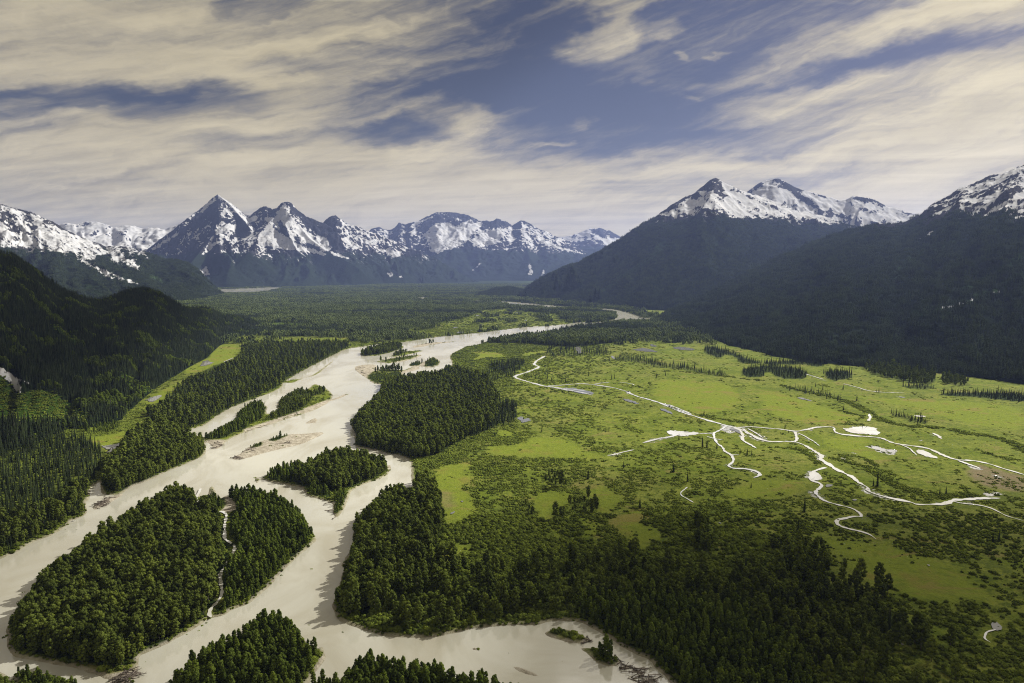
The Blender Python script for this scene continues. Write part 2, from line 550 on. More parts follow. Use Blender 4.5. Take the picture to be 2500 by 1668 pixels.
STREAMS = [  # (outline, width in metres)
    ("A2: 900,748 865,765 830,790 800,815 805,830 850,850 830,862 780,880 740,900 700,910 640,930 608,945 640,965 730,990 800,1010 870,1030 1000,1050 1150,1080 1250,1097", 11),
    ("A2: 930,1032 1050,1028 1150,1018 1250,1010 1400,1025 1550,1050 1650,1075 1720,1097 R5: 1900,145 1960,180 2050,200 2150,235 2230,270 2350,305 R6: 60,355 130,400 250,440 350,470 450,500 520,515 590,545 650,580 710,600 800,603 890,600 960,630 1010,660 1060,690 1050,710 1080,735 1130,765 1200,800 1260,830 1310,870 1355,895 1350,915 1420,945 1520,970 1640,990 1660,1003 1780,1008 1850,1000 1900,975 2000,968 2200,965", 7.5),
    ("R6: 1905,985 1960,998 2030,1003 2120,1020 2190,1050 2235,1078 2350,1110", 3.2),
    ("R6: 1085,768 1040,778 1000,800 985,830 1000,853 1060,870 1065,890 1012,918 1030,950 1070,980 1150,1005 1250,1025 1300,1060 1320,1085 1270,1080 1210,1095 1155,1102 1160,1130 1210,1155 1300,1175 1360,1195 1410,1225", 6),
    ("R6: 520,515 590,505 700,515 800,520 890,540 960,525 1040,508 1140,508 1140,535 1180,555 1260,562 1430,575 1480,595 1530,615 1650,630 1720,640 1800,670 1870,705 1930,720 2040,725 2130,745 2220,775 2350,815 2500,850", 7.5),
    ("R6: 885,540 905,575 890,602", 6),
    ("R6: 450,505 400,535 370,545 375,580 390,610 430,640 440,665 490,690 500,715 480,745 460,755 490,775 570,775 640,790 680,815 625,833", 5),
    ("R6: 370,548 290,552 220,552 160,556 90,572 0,588 R5: 2005,480", 7),
    ("R6: 500,515 545,530 560,560 552,590 590,612 640,645", 6),
    ("R6: 205,895 165,920 160,945 200,965 245,995", 2.2),
    ("R8: 2175,765 2120,775 2105,800 2095,822 2140,845", 2.4),
    ("R6: 1200,232 1290,255 1350,275 1420,285 1500,288 1600,292", 5),
    ("R5: 1812,557 1880,540 1955,523", 5),
    ("R4: 1150,108 1128,145 1128,175 1146,215", 4),
    ("R4: 1262,241 1290,245 1300,290 1285,350 1282,385 1310,415 1355,440 1330,490 1290,560 1268,600 1265,650 1275,690 1268,735 1240,770 1205,800 1195,830 1215,850", 4.2),
    ("A3: 265,880 350,842", 4),
    ("R6: 960,170 1010,185 1075,205", 5),
    ("R5: 1400,118 1500,135 1600,152 1690,175", 5), ("R6: 560,522 610,560 660,590 725,602", 5), ("R6: 590,520 640,548 690,580", 4), ("R6: 905,548 960,570 1010,600 1045,632", 3),
    ("R6: 1560,622 1610,640 1640,662 1665,690", 3), ("R6: 1930,725 1990,745 2065,772", 8), ("R6: 1362,470 1370,445 1362,425", 6), ("R6: 330,570 380,586 430,592", 3), ("R6: 478,690 505,688 535,690", 4),
    ("A2: 1380,1018 1450,1005 1530,1000", 5), ("A2: 1620,1000 1680,1006 1745,1016", 3), ("A2: 1000,1045 1080,1060 1180,1068 1300,1085", 5),
]
PONDS = [
    "R6: 1195,525 1230,512 1300,508 1385,504 1430,540 1420,558 1330,552 1235,545",
    "R6: 1650,658 1710,655 1770,685 1805,712 1700,692", "R6: 1765,548 1805,555 1840,585 1810,580",
    "R6: 1635,433 1690,434 1735,440 1690,447", "R6: 60,538 120,532 200,540 290,548 230,562 120,566",
    "R6: 985,800 1020,795 1055,820 1060,848 1020,852 985,846", "R6: 1085,872 1145,880 1085,898", "R6: 460,515 530,520 570,560 520,545",
    "R6: 1255,970 1285,970 1283,980 1258,979", "R6: 890,315 960,325 1012,347 940,333",
    "R8: 2130,708 2162,704 2222,762 2175,770 2150,760", "R5: 1203,315 1230,310 1245,328 1275,320 1302,335 1272,350 1235,347",
    "R5: 775,932 818,914 800,937", "R5: 845,850 868,850 860,862", "R6: 1540,310 1600,318 1580,324",
    "A2: 1725,685 1790,675 1850,668 1920,682 1992,710 1900,707 1790,696", "A2: 2110,665 2200,655 2330,675 2335,693 2200,690",
    "A2: 1190,658 1242,655 1255,720 1215,722 1205,690", "A2: 1895,640 1930,630 1985,655 1940,660",
    "A2: 1830,548 1900,538 1985,520 1992,545 1975,572 1900,582", "A2: 1530,742 1570,752 1570,775 1540,765",
    "A1: 1150,280 1270,270 1200,287", "A1: 1220,320 1305,312 1300,328 1240,330", "A1: 1415,245 1490,242 1480,250", "A1: 1440,280 1485,278 1470,287",
    "A1: 1725,130 1860,130 1800,138", "A1: 2070,180 2110,152 2100,180 2085,195", "A1: 1630,103 1680,100 1670,110", "A1: 1400,160 1480,155 1440,166",
    "A1: 1875,212 1905,198 1900,218", "A1: 1440,298 1470,295 1465,305", "A1: 1360,302 1392,300 1380,310",
    "A6: 1900,998 1960,945 1995,945 2005,960 2045,968 1950,1003", "R3: 828,422 860,402 945,387 900,415 880,432", "R3: 565,685 640,680 660,672 735,668 690,685 655,695 645,725 615,715 600,690",
    "R8: 1725,342 1755,350 1745,357", "R8: 398,70 425,82 410,84", "R8: 1545,838 1590,860 1575,866", "R5: 1880,195 1920,200 2000,235 1960,230 1905,215",
    "R5: 2115,265 2160,262 2220,300 2160,285", "R6: 20,392 70,395 130,428 80,420", "R5: 1480,125 1600,130 1700,160 1690,175 1580,158",
]
# shallow wet flats: pale films of water over mud
WETS = [
    ("R6: 1320,628 1400,622 1450,640 1540,650 1565,685 1450,683 1400,660", 1.0), ("R6: 2060,935 2120,915 2240,935 2205,950 2120,955", 1.0),
    ("R6: 1960,785 2050,745 2150,770 2250,795 2380,830 2380,930 2200,912 2050,870", -1.0), ("R6: 2080,820 2180,800 2260,830 2180,850", 0.6),
    ("R6: 1090,590 1140,600 1130,612 1095,605", 0.8), ("R6: 1660,585 1720,590 1735,610 1680,605", 0.8), ("R6: 690,530 740,535 730,550 690,545", 0.7),
    ("R6: 1940,740 2080,760 2100,790 1980,770", 0.9), ("R6: 640,530 700,560 690,590 640,570", 0.8), ("R6: 1160,690 1240,710 1230,730 1170,715", 0.9), ("R6: 400,480 520,500 560,530 480,560 400,530", 0.75),
    ("R6: 1230,665 1330,680 1310,695 1240,685", 0.7), ("R6: 1180,725 1225,735 1210,742", 0.8), ("R6: 930,560 1020,600 1010,615 940,580", 0.7),
    ("R5: 740,745 760,745 765,765 735,765", 0.5), ("R5: 690,790 800,790 830,870 780,920 740,900", -0.45),
]
FOREST = [  # (type, density, height, phrase, outline)   c cottonwood  p young poplar  s spruce
    ('c', 1.0, 1.0, 'the large wooded island', "R4: 45,1030 35,920h 30,850h 45,765t 100,722t 150,622t 245,532t 390,432t 560,322t 720,212t 870,132t 980,82t 1100,62t 1125,110h 1120,160 1160,240 1240,270 1290,300 1270,400 1260,560 1250,720 1180,830 1120,890 1040,930 950,985 850,1025 790,1060 770,1110 620,1150 560,1120 430,1100 330,1085 200,1065 100,1050"),
    ('p', 1.0, 0.9, 'the eastern half of the large wooded island', "R4: 1255,92t 1300,65t 1370,65t 1450,70t 1560,82t 1660,122t 1735,165t 1765,260h 1800,395 1700,490 1640,545 1600,590 1540,660 1480,710 1420,760 1330,785 1280,820 1230,830 1250,770 1285,740 1290,700 1280,600 1340,500 1390,440 1330,400 1320,300 1330,240 1380,210 1320,150"),
    ('p', 0.9, 0.6, 'the little grove beside the sandy channel', "R4: 1160,130 1188,98t 1215,100 1280,150 1300,185 1270,215 1200,225 1160,215"),
    ('p', 1.0, 0.75, 'the hidden channel grove', "R4: 1200,290 1270,300 1330,480 1280,590 1240,560 1180,450"),
    ('c', 1.0, 0.9, 'the round wooded island in mid river', "R3: 1690,895h 1700,770t 1780,742t 1832,695t 1930,672t 2000,668t 2080,692t 2150,708t 2190,722t 2215,770h 2225,810 2205,845 2150,870 2080,890 2000,930 1910,945 1850,920 1780,905"),
    ('p', 1.0, 0.75, 'the round wooded island in mid river', "R3: 1466,850 1466,832t 1492,795t 1560,767t 1640,733t 1720,722t 1745,740t 1700,800t 1690,900 1580,880"),
    ('p', 1.0, 0.55, 'the spur of the round wooded island', "R3: 1750,910h 1830,900 1890,920 1895,985 1840,975 1760,950"),
    ('p', 1.0, 0.55, 'the spur of the round wooded island', "R3: 1915,960 1990,940 1990,985 1960,1040 1935,1075 1918,1070"),
    ('p', 1.0, 0.6, 'the long wooded island by the side channel', "R3: 1160,628 1190,592h 1280,542h 1350,502h 1350,472h 1412,422h 1500,397h 1530,432h 1530,460 1500,520 1440,560 1380,595 1290,635 1200,648"),
    ('c', 0.75, 0.45, 'the long wooded island by the side channel', "R3: 1520,510 1590,450 1582,422h 1622,372h 1700,332h 1760,338h 1790,380 1860,345 1865,385 1790,390 1780,440 1720,470 1720,500 1600,535"),
    ('p', 1.0, 1.0, 'the pointed wooded island at the lower edge', "R4: 945,1260 955,1150h 966,1105t 1012,1072t 1100,1002t 1180,932t 1280,892t 1370,832t 1450,792t 1482,762t 1555,768t 1580,800 1620,880 1700,905 1760,935 1800,985 1835,1030 1820,1080 1790,1150 1740,1220 1700,1420 1000,1420"),
    ('p', 0.9, 0.6, 'the small wooded island in the lower corner', "R4: 66,1150 64,1112h 110,1087h 200,1087h 280,1102h 400,1142h 470,1167h 500,1202h 530,1230 520,1350 100,1350"),
    ('p', 1.0, 1.0, 'the broad wooded island along the lower edge', "R7: -140,1156 -30,1080h 20,1032t 100,1012t 112,972t 200,902t 260,874t 400,892t 560,912t 650,942t 800,972t 1000,1012t 1090,1012t 1200,1062t 1400,1122t 1490,1158t 1600,1230t 1600,1400 -150,1400"),
    ('c', 1.0, 1.0, 'the riverside forest on the meadow shore', "R5: 550,757t 440,712t 330,770t 260,840t 165,960h 150,1110h 75,1250h R7: 80,400h 70,480h 38,600 36,640 70,690 200,720 330,690 430,560 420,430 560,330 700,330 780,60 R5: 745,1000 720,880 690,800 655,700t 560,700"),
    ('c', 0.20, 0.7, 'the brushy corner above the river mouth', "R7: 70,690 200,690 430,560 420,400 560,330 700,330 1000,420 1300,420 1500,390 1560,560 1700,640 1690,725 1480,735 1250,755 950,780 700,830 450,830 250,780 150,760"),
    ('c', 0.30, 0.58, 'the dark wood behind the river mouth', "R7: 1040,560 1100,480 1300,430 1500,390 1700,360 1900,330 2050,310 2130,380 2210,420 2350,400 2350,520 2200,570 1900,580 1700,560 1500,560 1300,560 1150,590"),
    ('c', 0.40, 0.68, 'the dark wood beside the open meadow', "R8: 0,450 60,430 250,420 340,480 550,400 620,440 750,370 930,370 950,280 1040,230 1090,330 1150,390 1060,440 1200,480 1300,560 1450,640 1540,800 1480,900 1330,1091 1000,1091 880,880 750,760 600,680 300,620 0,560"),
    ('c', 0.12, 0.6, 'the brush beside the open meadow', "R8: 1150,390 1250,420 1400,480 1500,640 1700,800 1900,900 2000,1091 1330,1091 1480,900"),
    ('p', 1.15, 0.85, 'the dense young wood on the near shore', "R7: 1690,735 1640,640 1740,600 2050,590 2220,590 R8: 0,560 300,620 600,680 750,760 880,870 1050,1110 1000,1250 100,1250 R7: 2290,1110 2220,1050 2180,990 2100,960 2000,910 1900,840 1790,775"),
    ('p', 1.0, 1.5, 'the wooded islet among the driftwood', "B2: 830,600 900,570 1000,590 1150,640 1270,700 1340,790 1250,860 1150,860 1000,810 900,750"),
    ('c', 1.0, 0.95, 'the northern forest on the meadow shore', "A1: 430,800 505,825 700,762h 930,692h 1020,720h 1130,655h 1300,720 1500,780 R5: 1000,60 1060,150 1100,330 1000,400 860,450 760,520 700,560 560,580 480,555 330,525 165,490 180,400h 150,300h 240,222t 320,162t 340,112h"),
    ('s', 0.55, 1.0, 'the northern forest on the meadow shore', "R5: 700,30 1000,50 1080,150 1100,210 1190,230 1210,330 1150,370 1080,370 960,430 850,460 760,520 720,400 640,250"),
    ('c', 0.95, 0.95, 'the spit forest by the far bend', "A2: 290,590t 500,540t 720,505t 925,490t 960,455t 1290,442t 1500,422t 1700,402t 1900,402t 1990,440 1950,500 1800,560 1600,610 1400,640 1100,660 900,640 600,620 300,620"),
    ('s', 0.30, 1.0, 'the spit forest by the far bend', "A2: 500,540t 720,505t 960,455t 1700,402t 1990,440 1950,500 1800,560 1400,640 900,640 600,620"),
    ('s', 0.7, 1.0, 'the spruce grove inside the shrubland', "A1: 1530,640 1620,560t 1860,545t 1900,600 1840,690 1700,720 1560,690"),
    ('s', 0.3, 0.9, 'the scattered spruces above the shrubland', "A1: 1500,700 1900,700 1650,800 1400,760 1200,690"),
    ('s', 0.18, 0.9, 'the spruces by the far ponds', "A2: 930,640 1500,640 1520,760 1200,740 900,760"),
    ('c', 0.35, 1.0, 'the bottomland forest along the far shore', "R3: 850,560 870,540 830,470 900,440 1000,390 1100,290 1200,230 1340,180 1400,115 1560,90 1900,80 2020,100 1950,140 1900,180 1860,222 1800,262 1700,295 1610,318 1612,335 1500,390 1380,435 1200,540 1150,562 1060,590"),
    ('s', 0.75, 1.0, 'the bottomland forest along the far shore', "R3: 850,560 870,540 830,470 900,440 1000,390 1100,290 1200,230 1340,180 1400,115 1560,90 1900,80 2020,100 1950,140 1900,180 1860,222 1800,262 1700,295 1610,318 1612,335 1500,390 1380,435 1200,540 1150,562 1060,590"),
    ('c', 1.0, 0.95, 'the forest below the shallow pond', "R3: 578,930 600,820 640,735 740,670 800,600 1000,560 1050,560 1110,620 1170,640 1178,690 1170,730 1000,805 850,875 700,945 630,945"),
    ('s', 0.42, 1.0, 'the spruce forest on the far bank', "R4: -80,515 0,490 100,450 180,395 260,370 335,335 400,290 490,240 495,235 R3: 520,880 560,840 640,735 560,680 480,650 380,620 300,570 100,480 -60,440"),
    ('c', 0.55, 0.9, 'the spruce forest on the far bank', "R4: -80,520 0,498 100,458 180,403 260,378 335,345 400,296 490,250 495,235 R3: 520,880 470,900 380,1000 250,1080 100,1100 -60,1180"),
    ('c', 1.0, 1.0, 'the wooded island at the far bend', "A1: 298,520 310,482t 350,462t 500,422t 620,402t 712,402t 722,440h 720,465 640,498 560,520 450,540 340,545"),
    ('c', 0.9, 0.6, 'the low bushy island below the far bend', "A1: 595,545 602,522h 650,492h 740,487s 760,505 700,535 640,548"),
    ('c', 0.9, 0.7, 'the braided gravel bar', "A1: 445,685 480,622t 600,617t 750,627t 765,665 700,690 560,692"),
    ('p', 0.9, 0.3, 'the braided gravel bar', "A1: 360,750 430,710 560,720 700,690 700,740 640,790 500,815 430,790"),
    ('p', 1.0, 0.5, 'the bushy bar', "A1: 775,640 800,602s 860,587s 900,612 870,640"),
    ('p', 1.0, 0.45, 'the bushy bar', "A1: 935,645 950,605 1000,560 1040,580 1065,605 1050,630 990,650"),
    ('p', 0.6, 0.25, 'the grassy bar', "A1: 480,600 640,570 880,535 800,570 600,605"),
    ('p', 1.1, 0.35, 'the sand bar', "B5: 900,500 1010,440 1110,420 1130,460 1010,505"), ('p', 1.1, 0.35, 'the sand bar', "B5: 1190,400 1320,330 1450,310 1540,300 1480,340 1340,400"),
    ('s', 0.85, 0.8, 'the spruce belt below the dark slope', "R6: 300,30 420,70 440,40 520,60 530,100 660,105 700,90 1060,80 1080,130 900,100 560,130 560,190 690,190 700,150 900,195 960,200 960,150 700,110 330,-20"),
    ('s', 0.9, 0.8, 'the spruce belt below the dark slope', "R6: 550,130 690,140 690,190 560,188"), ('s', 0.9, 0.8, 'the spruce belt below the dark slope', "R6: 700,120 890,130 960,150 955,203 780,198"),
    ('s', 0.9, 0.8, 'the spruce belt below the dark slope', "R6: 1070,150 1250,150 1250,200 1100,212"),
    ('c', 0.5, 0.8, 'the pale wood at the foot of the dark slope', "A7: 830,230 870,200 1200,240 1500,300 1500,400 1300,390 1000,320 850,270"), ('c', 0.5, 0.8, 'the pale wood at the foot of the dark slope', "A7: 1560,330 1640,310 1830,380 1850,410 1600,400"),
    ('s', 0.7, 0.7, 'the spruce belt below the dark slope', "A7: 1200,400 1480,400 1490,440 1220,430"),
    ('s', 1.0, 0.75, 'the straight spruce belt at the meadow edge', "A7: 1560,480 1640,470 1900,470 2380,480 2400,560 2250,555 1900,510 1560,500"),
    ('s', 0.22, 0.7, 'the spruce row across the meadow', "A7: 20,430 200,420 400,440 640,530 600,560 420,520 200,470"),
    ('s', 0.5, 0.6, 'the young spruce row in the meadow', "A7: 1060,650 1180,690 1430,740 1420,775 1300,760 1100,690"),
    ('s', 0.45, 0.8, 'the spruce row across the meadow', "A2: 1560,770 1650,750 1800,760 1960,800 2120,830 2350,860 2400,890 2200,880 2000,850 1800,810 1600,790"),
    ('s', 0.45, 0.8, 'the spruce row across the meadow', "R6: -20,110 190,115 300,150 470,165 460,185 300,175 190,130 -20,130"),
    ('c', 0.40, 0.36, 'the clump between the smooth lawns', "R5: 1540,870 1580,840 1700,850 1740,890 1680,930 1560,920"), ('c', 0.4, 0.36, 'the clump between the smooth lawns', "R5: 1420,930 1530,900 1540,960 1440,970"),
    ('c', 0.4, 0.4, 'the clump beside the oval meadow', "R5: 1240,850 1320,880 1300,960 1240,930"), ('c', 0.35, 0.4, 'the thicket north of the oval meadow', "R5: 1380,680 1460,670 1560,760 1400,750"),
    ('c', 0.6, 0.7, 'the thicket above the dark wood', "R8: 230,180 350,170 360,270 250,270"), ('c', 0.5, 0.6, 'the thicket above the dark wood', "R8: 270,80 340,90 340,150 260,150"), ('c', 0.6, 0.6, 'the thicket above the dark wood', "R8: 750,200 830,200 820,260 740,260"),
    ('p', 0.5, 0.4, 'the avalanche fan', "R3: 250,480 420,450 600,490 700,560 650,610 480,600 330,540"),
]
NOTREE = [  # open meadows among the trees
    "R3: 1220,110 1330,90 1400,115 1340,180 1280,200 1150,255 1070,265 1050,240 1130,205 1210,170",
    "R3: 1060,300 900,380 830,430 880,450 1000,380 1090,300", "R3: 470,650 600,620 780,600 740,650 660,690 640,730 600,690",
    "A3: 700,680 1000,665 1450,640 1520,650 1400,690 1100,710 720,710",
]
LAWN = [  # smooth bright sedge meadows without shrubs
    "R5: 670,680 720,620 890,605 900,640 870,660 920,720 850,760 970,930 880,960 740,1040 730,900 690,800",
    "R5: 1000,530 1060,490 1200,500 1280,450 1400,440 1560,470 1700,560 1900,580 1500,580 1100,560",
    "R5: 1310,850 1330,810 1450,785 1560,800 1530,870 1440,900 1410,980 1330,930",
    "R5: 740,1170 800,1130 920,1125 880,1190 790,1240 700,1290 660,1320", "R5: 1660,790 1700,750 1780,770 1880,830 1800,900 1740,950 1660,870",
    "R5: 1590,980 1690,960 1750,1040 1680,1060", "R5: 1830,960 2000,900 2020,1000 2150,1080 2000,1150 1900,1130 1850,1020",
    "R8: 1090,190 1200,185 1500,230 1900,350 2050,480 2200,600 2000,560 1700,570 1450,480 1280,420 1200,300",
    "A1: 1380,510 1560,505 1720,545 1690,560 1500,560 1420,590 1390,580 1460,545", "A1: 1880,520 2000,508 2110,500 2000,530 1870,555",
    "R6: 460,910 700,840 940,850 900,940 700,960 500,960", "R5: 1080,420 1100,395 1190,405 1180,430 1100,440",
    "R6: 0,200 200,210 500,230 560,380 300,430 150,380 0,340", "R6: 1250,310 1500,330 2000,340 2350,380 2350,540 2000,490 1700,400 1400,340",
    "R6: 1000,590 1300,570 1400,600 1300,640 1500,720 1400,720 1200,660", "R6: 640,250 1000,350 1200,420 1330,450 1100,500 900,470 700,420",
] + NOTREE
# how much of the meadow shore is shrub, at points of the photograph
SHRUB_PTS = np.array([
    (1700, 900, .14), (1900, 950, .10), (2200, 1000, .10), (2400, 1050, .08), (1500, 930, .25), (1400, 1000, .32), (1300, 1010, .35), (1600, 1030, .18), (1500, 1050, .25),
    (1030, 1110, .85), (1100, 1100, .8), (1180, 1080, .7), (1200, 1200, .62), (1350, 1180, .55), (1500, 1150, .4), (1650, 1150, .3), (1600, 1200, .5), (1750, 1220, .62),
    (1850, 1250, .5), (1700, 1280, .62), (1500, 1280, .65), (1400, 1300, .55), (1250, 1330, .9), (1100, 1380, .97), (1400, 1380, .95), (1600, 1360, .9), (1800, 1340, .8),
    (1950, 1400, .85), (2100, 1260, .45), (2300, 1300, .5), (2450, 1250, .4), (2430, 1400, .3), (2250, 1420, .2), (2100, 1380, .1), (2300, 1580, .62), (2450, 1620, .6), (2150, 1560, .75),
    (2450, 1480, .4), (2000, 1180, .22), (2100, 1080, .10), (2300, 1130, .10), (2050, 1230, .42), (1300, 860, .8), (1200, 870, .85), (1400, 880, .45), (1350, 830, .5), (1550, 860, .3),
    (1700, 830, .15), (2450, 900, .1), (1450, 800, .6), (1160, 840, .9), (1000, 820, .5), (1200, 790, .25), (700, 830, .3), (300, 1050, .5), (150, 1010, .9), (500, 900, .35), (900, 1600, .9),
    (1900, 1180, .25), (1750, 1060, .25), (1950, 1060, .2)])
SHRUB_LINES = [("A7: 30,400 200,450 420,490 600,530 720,590 850,650 900,690 1050,750 1200,790 1500,800 1650,830 1800,860 2100,900 2250,960 2380,1040", 16),
               ("R6: 200,400 280,430 400,455 640,485 700,490", 10), ("A7: 570,640 720,680 870,700", 8), ("A7: 120,690 250,760 450,775 800,770", 7),
               ("R6: 780,640 900,640 1000,690 1040,740", 10), ("R6: 2090,670 2200,700 2350,730", 8), ("R6: 860,350 1000,410 1080,430", 6), ("R6: 1100,700 1250,740 1500,800", 8),
               ("R6: 1380,780 1600,920 1900,960 2000,940", 16), ("R6: 1190,690 1300,690 1420,760", 7), ("R6: 60,150 300,160 560,200 700,210", 10)]

# ------------------------------------------------------------------ the valley floor as one grid of fields
rows_y = np.concatenate([np.arange(1990, 1680, -14.0), np.arange(1680, 1000, -3.0), np.arange(1000, 760, -2.2), np.arange(760, 700, -0.9), np.arange(700, 680, -0.7), np.arange(680, 662, -1.2)])
_, ry, rz = pix_dir(1250.0, rows_y)
ROW_D = -CAM_H / rz * ry
ROW_D = np.concatenate([[120.0, 220.0], ROW_D[ROW_D > 300.0]])
ROW_D = np.unique(ROW_D)
ROW_D = np.concatenate([ROW_D[ROW_D < 23000], [23500.0]])
COL_U = np.concatenate([np.linspace(-1.25, -0.82, 8)[:-1], np.linspace(-0.82, 0.82, 690), np.linspace(0.82, 1.25, 8)[1:]])
NR, NC = len(ROW_D), len(COL_U)
GY = np.repeat(ROW_D[:, None], NC, 1)
GX = GY * COL_U[None, :]
GPX, GPY = to_pix(GX, GY, 0.0)
ROW_STEP = np.gradient(ROW_D)[:, None]

MARG = 90.0
water = np.full(GX.shape, -MARG)
for s in WATER:
    water = np.maximum(water, poly_sdf(GX, GY, smooth_poly(on_ground(s), 1), MARG))
# the outlines get a little natural wobble
wob = 1.6 * fbm(GX / 14.0, GY / 14.0, 3)
land_id = np.full(GX.shape, -1)
land_best = np.full(GX.shape, -MARG)
for i, (k, ph, s) in enumerate(LAND):
    sd = poly_sdf(GX, GY, smooth_poly(on_ground(s), 1), MARG)
    land_id = np.where(sd > np.maximum(land_best, -40), i, land_id)
    land_best = np.maximum(land_best, sd)
SHORE = np.maximum(-water, land_best)            # + on land, - in water
SHORE = SHORE + wob * (np.abs(SHORE) < 60) * np.clip(1500 / GY, 0, 1)
NEAR_ISLE = (land_best > -water) & (land_id >= 0)
for s in ("R3: 1200,900h 1370,210h",):
    pass

F_C = np.zeros(GX.shape)
F_P = np.zeros(GX.shape)
F_S = np.zeros(GX.shape)
F_H = np.ones(GX.shape)
F_ID = np.full(GX.shape, -1)
for i, (k, dn, hh, ph, s) in enumerate(FOREST):
    sd = poly_sdf(GX, GY, smooth_poly(on_ground(s), 1), 40.0)
    soft = 16.0 if ph.startswith(('the dark wood', 'the brush')) else 3.0
    m = sstep(-soft, soft, sd + (5 + soft * .8) * fbm(GX / 22.0 + i, GY / 22.0, 3)) * dn
    A = {'c': F_C, 'p': F_P, 's': F_S}[k]
    F_H = np.where(m > np.maximum(A, .2), hh, F_H)
    F_ID = np.where(m > np.maximum(A, .1), i, F_ID)
    np.maximum(A, m, out=A)
lawn = np.full(GX.shape, -60.0)
for s in LAWN:
    lawn = np.maximum(lawn, poly_sdf(GX, GY, smooth_poly(on_ground(s), 1), 60.0))
LAWNM = sstep(-9, 9, lawn + 15 * fbm(GX / 26.0, GY / 30.0, 5, 0.62)) * (1 - 0.75 * sstep(2300, 2800, GY))
notree = np.full(GX.shape, -60.0)
for s in NOTREE:
    notree = np.maximum(notree, poly_sdf(GX, GY, on_ground(s), 60.0))
NT = sstep(-6, 4, notree)
F_C, F_P, F_S = F_C * (1 - NT), F_P * (1 - NT), F_S * (1 - NT)

# far valley: woods with strips of wet meadow
far = sstep(2500, 3100, GY) * sstep(-60, 60, -(GPX - 1480) + (GPY - 740) * 3)
farn = fbm(GX / 900.0, GY / 330.0, 5)
FAR = far * sstep(-0.20, 0.0, farn + 0.17)
wetm = poly_sdf(GX, GY, on_ground("A1: 740,290 980,245 1300,180 1450,110 1700,95 1900,120 2250,150 2330,240 2140,258 1650,300 1350,335 1050,365 900,370 720,335"), 200.0)
FAR *= 1 - sstep(-30, 40, wetm) * sstep(-0.35, 0.1, 0.25 - fbm(GX / 120.0, GY / 200.0, 3))
lf = sstep(1500, 2600, GY) * sstep(30, -30, GPX - (520 + (GPY - 880) * -0.9))
FAR = np.maximum(FAR, lf * (1 - NT)) * (1 - NT)

STREAM_L = [(smooth_poly(on_ground(s), 2, False), w) for s, w in STREAMS]
sdist = np.full(GX.shape, 60.0)
for p, w in STREAM_L:
    sdist = np.minimum(sdist, line_dist(GX, GY, p, 60.0) - w / 2)
POND_P = []
for s in PONDS:
    p = smooth_poly(on_ground(s), 4)
    k = min(9.0, 0.16 * float(np.ptp(p, axis=0).max()))
    POND_P.append(p + k * np.stack([fbm(p[:, 0] / 16, p[:, 1] / 24, 4, .6), fbm(p[:, 1] / 22 + 5, p[:, 0] / 16, 4, .6) * 1.6], 1))
for p in POND_P:
    sdist = np.minimum(sdist, -poly_sdf(GX, GY, p, 60.0))
WET = np.zeros(GX.shape)
MUD = np.zeros(GX.shape)
for s, v in WETS:
    sd = poly_sdf(GX, GY, smooth_poly(on_ground(s), 1), 60.0)
    m = sstep(-6, 10, sd + 9 * fbm(GX / 16.0, GY / 16.0, 4)) * abs(v)
    if v > 0:
        WET = np.maximum(WET, m)
    else:
        MUD = np.maximum(MUD, m)
WET = np.maximum(WET, 0.60 * sstep(15, 3, sdist) * sstep(1380, 1480, GPX) * sstep(800, 950, GPY) * sstep(1330, 1230, GPY) * sstep(-.1, .35, fbm(GX / 45, GY / 60, 3)))
wd = np.zeros(GX.shape)
ws = np.zeros(GX.shape)
for px, py, v in SHRUB_PTS:
    q = 1.0 / (((GPX - px)) ** 2 + (1.6 * (GPY - py)) ** 2 + 900.0) ** 1.5
    wd += q * v
    ws += q
SHRUB = wd / ws
for s, w in SHRUB_LINES:
    SHRUB = np.maximum(SHRUB, 0.95 * sstep(w, w * .35, line_dist(GX, GY, smooth_poly(on_ground(s), 1, False), 60.0)))
SHRUB *= (1 - LAWNM) * sstep(2, 7, sdist) * sstep(2, 5, SHORE)
SHRUB *= 1 - sstep(3200, 4200, GY)
SHRUB = np.maximum(SHRUB, 1.0 * sstep(2600, 3300, GY) * sstep(40, -40, GPX - 1500) * (1 - sstep(-30, 40, wetm) * 0.48))
SAND = np.zeros(GX.shape)
bar = np.array([k == 'gravel_bar' for k, _, _ in LAND] + [False])[land_id] & NEAR_ISLE
SAND = np.where(bar, 1.0, 0.0)
SAND = np.maximum(SAND, sstep(5.5, 1.0, SHORE) * 0.8)
for s in ("R4: 1215,92 1250,95 1300,140 1340,175 1375,212 1330,245 1260,240 1300,200 1290,160 1240,110", "R4: 1560,785 1600,800 1650,872 1640,885 1600,840", "R4: 1850,1000 1870,1080 1800,1185 1770,1190 1830,1090 1845,1040",
          "R3: 1400,600 1580,545 1740,490 1740,475 1580,528 1400,585", "R3: 1180,650 1300,645 1260,695 1210,695", "R3: 1740,500 1900,425 1880,415 1740,470", "R3: 2215,760 2250,800 2225,845 2215,820",
          "R4: 330,1112 430,1132 560,1172 620,1200 780,1165 760,1150 620,1175 560,1150 430,1115"):
    SAND = np.maximum(SAND, sstep(-2, 2, poly_sdf(GX, GY, on_ground(s), 30.0)))
for s in ("B2: 120,330 200,250 330,245 600,310 820,420 640,470 400,430 200,370", "B2: 700,585 830,570 1300,760 1250,870 1000,820 860,710",
          "A1: 450,605 640,565 880,535 800,575 600,612", "A1: 440,690 600,690 830,655 700,700 680,760 500,815 430,790 380,740", "A1: 930,600 1010,555 1070,600 1050,640 930,640"):
    SAND *= 1 - 0.9 * sstep(-2, 3, poly_sdf(GX, GY, on_ground(s), 30.0) + 2 * fbm(GX / 6, GY / 6, 2))
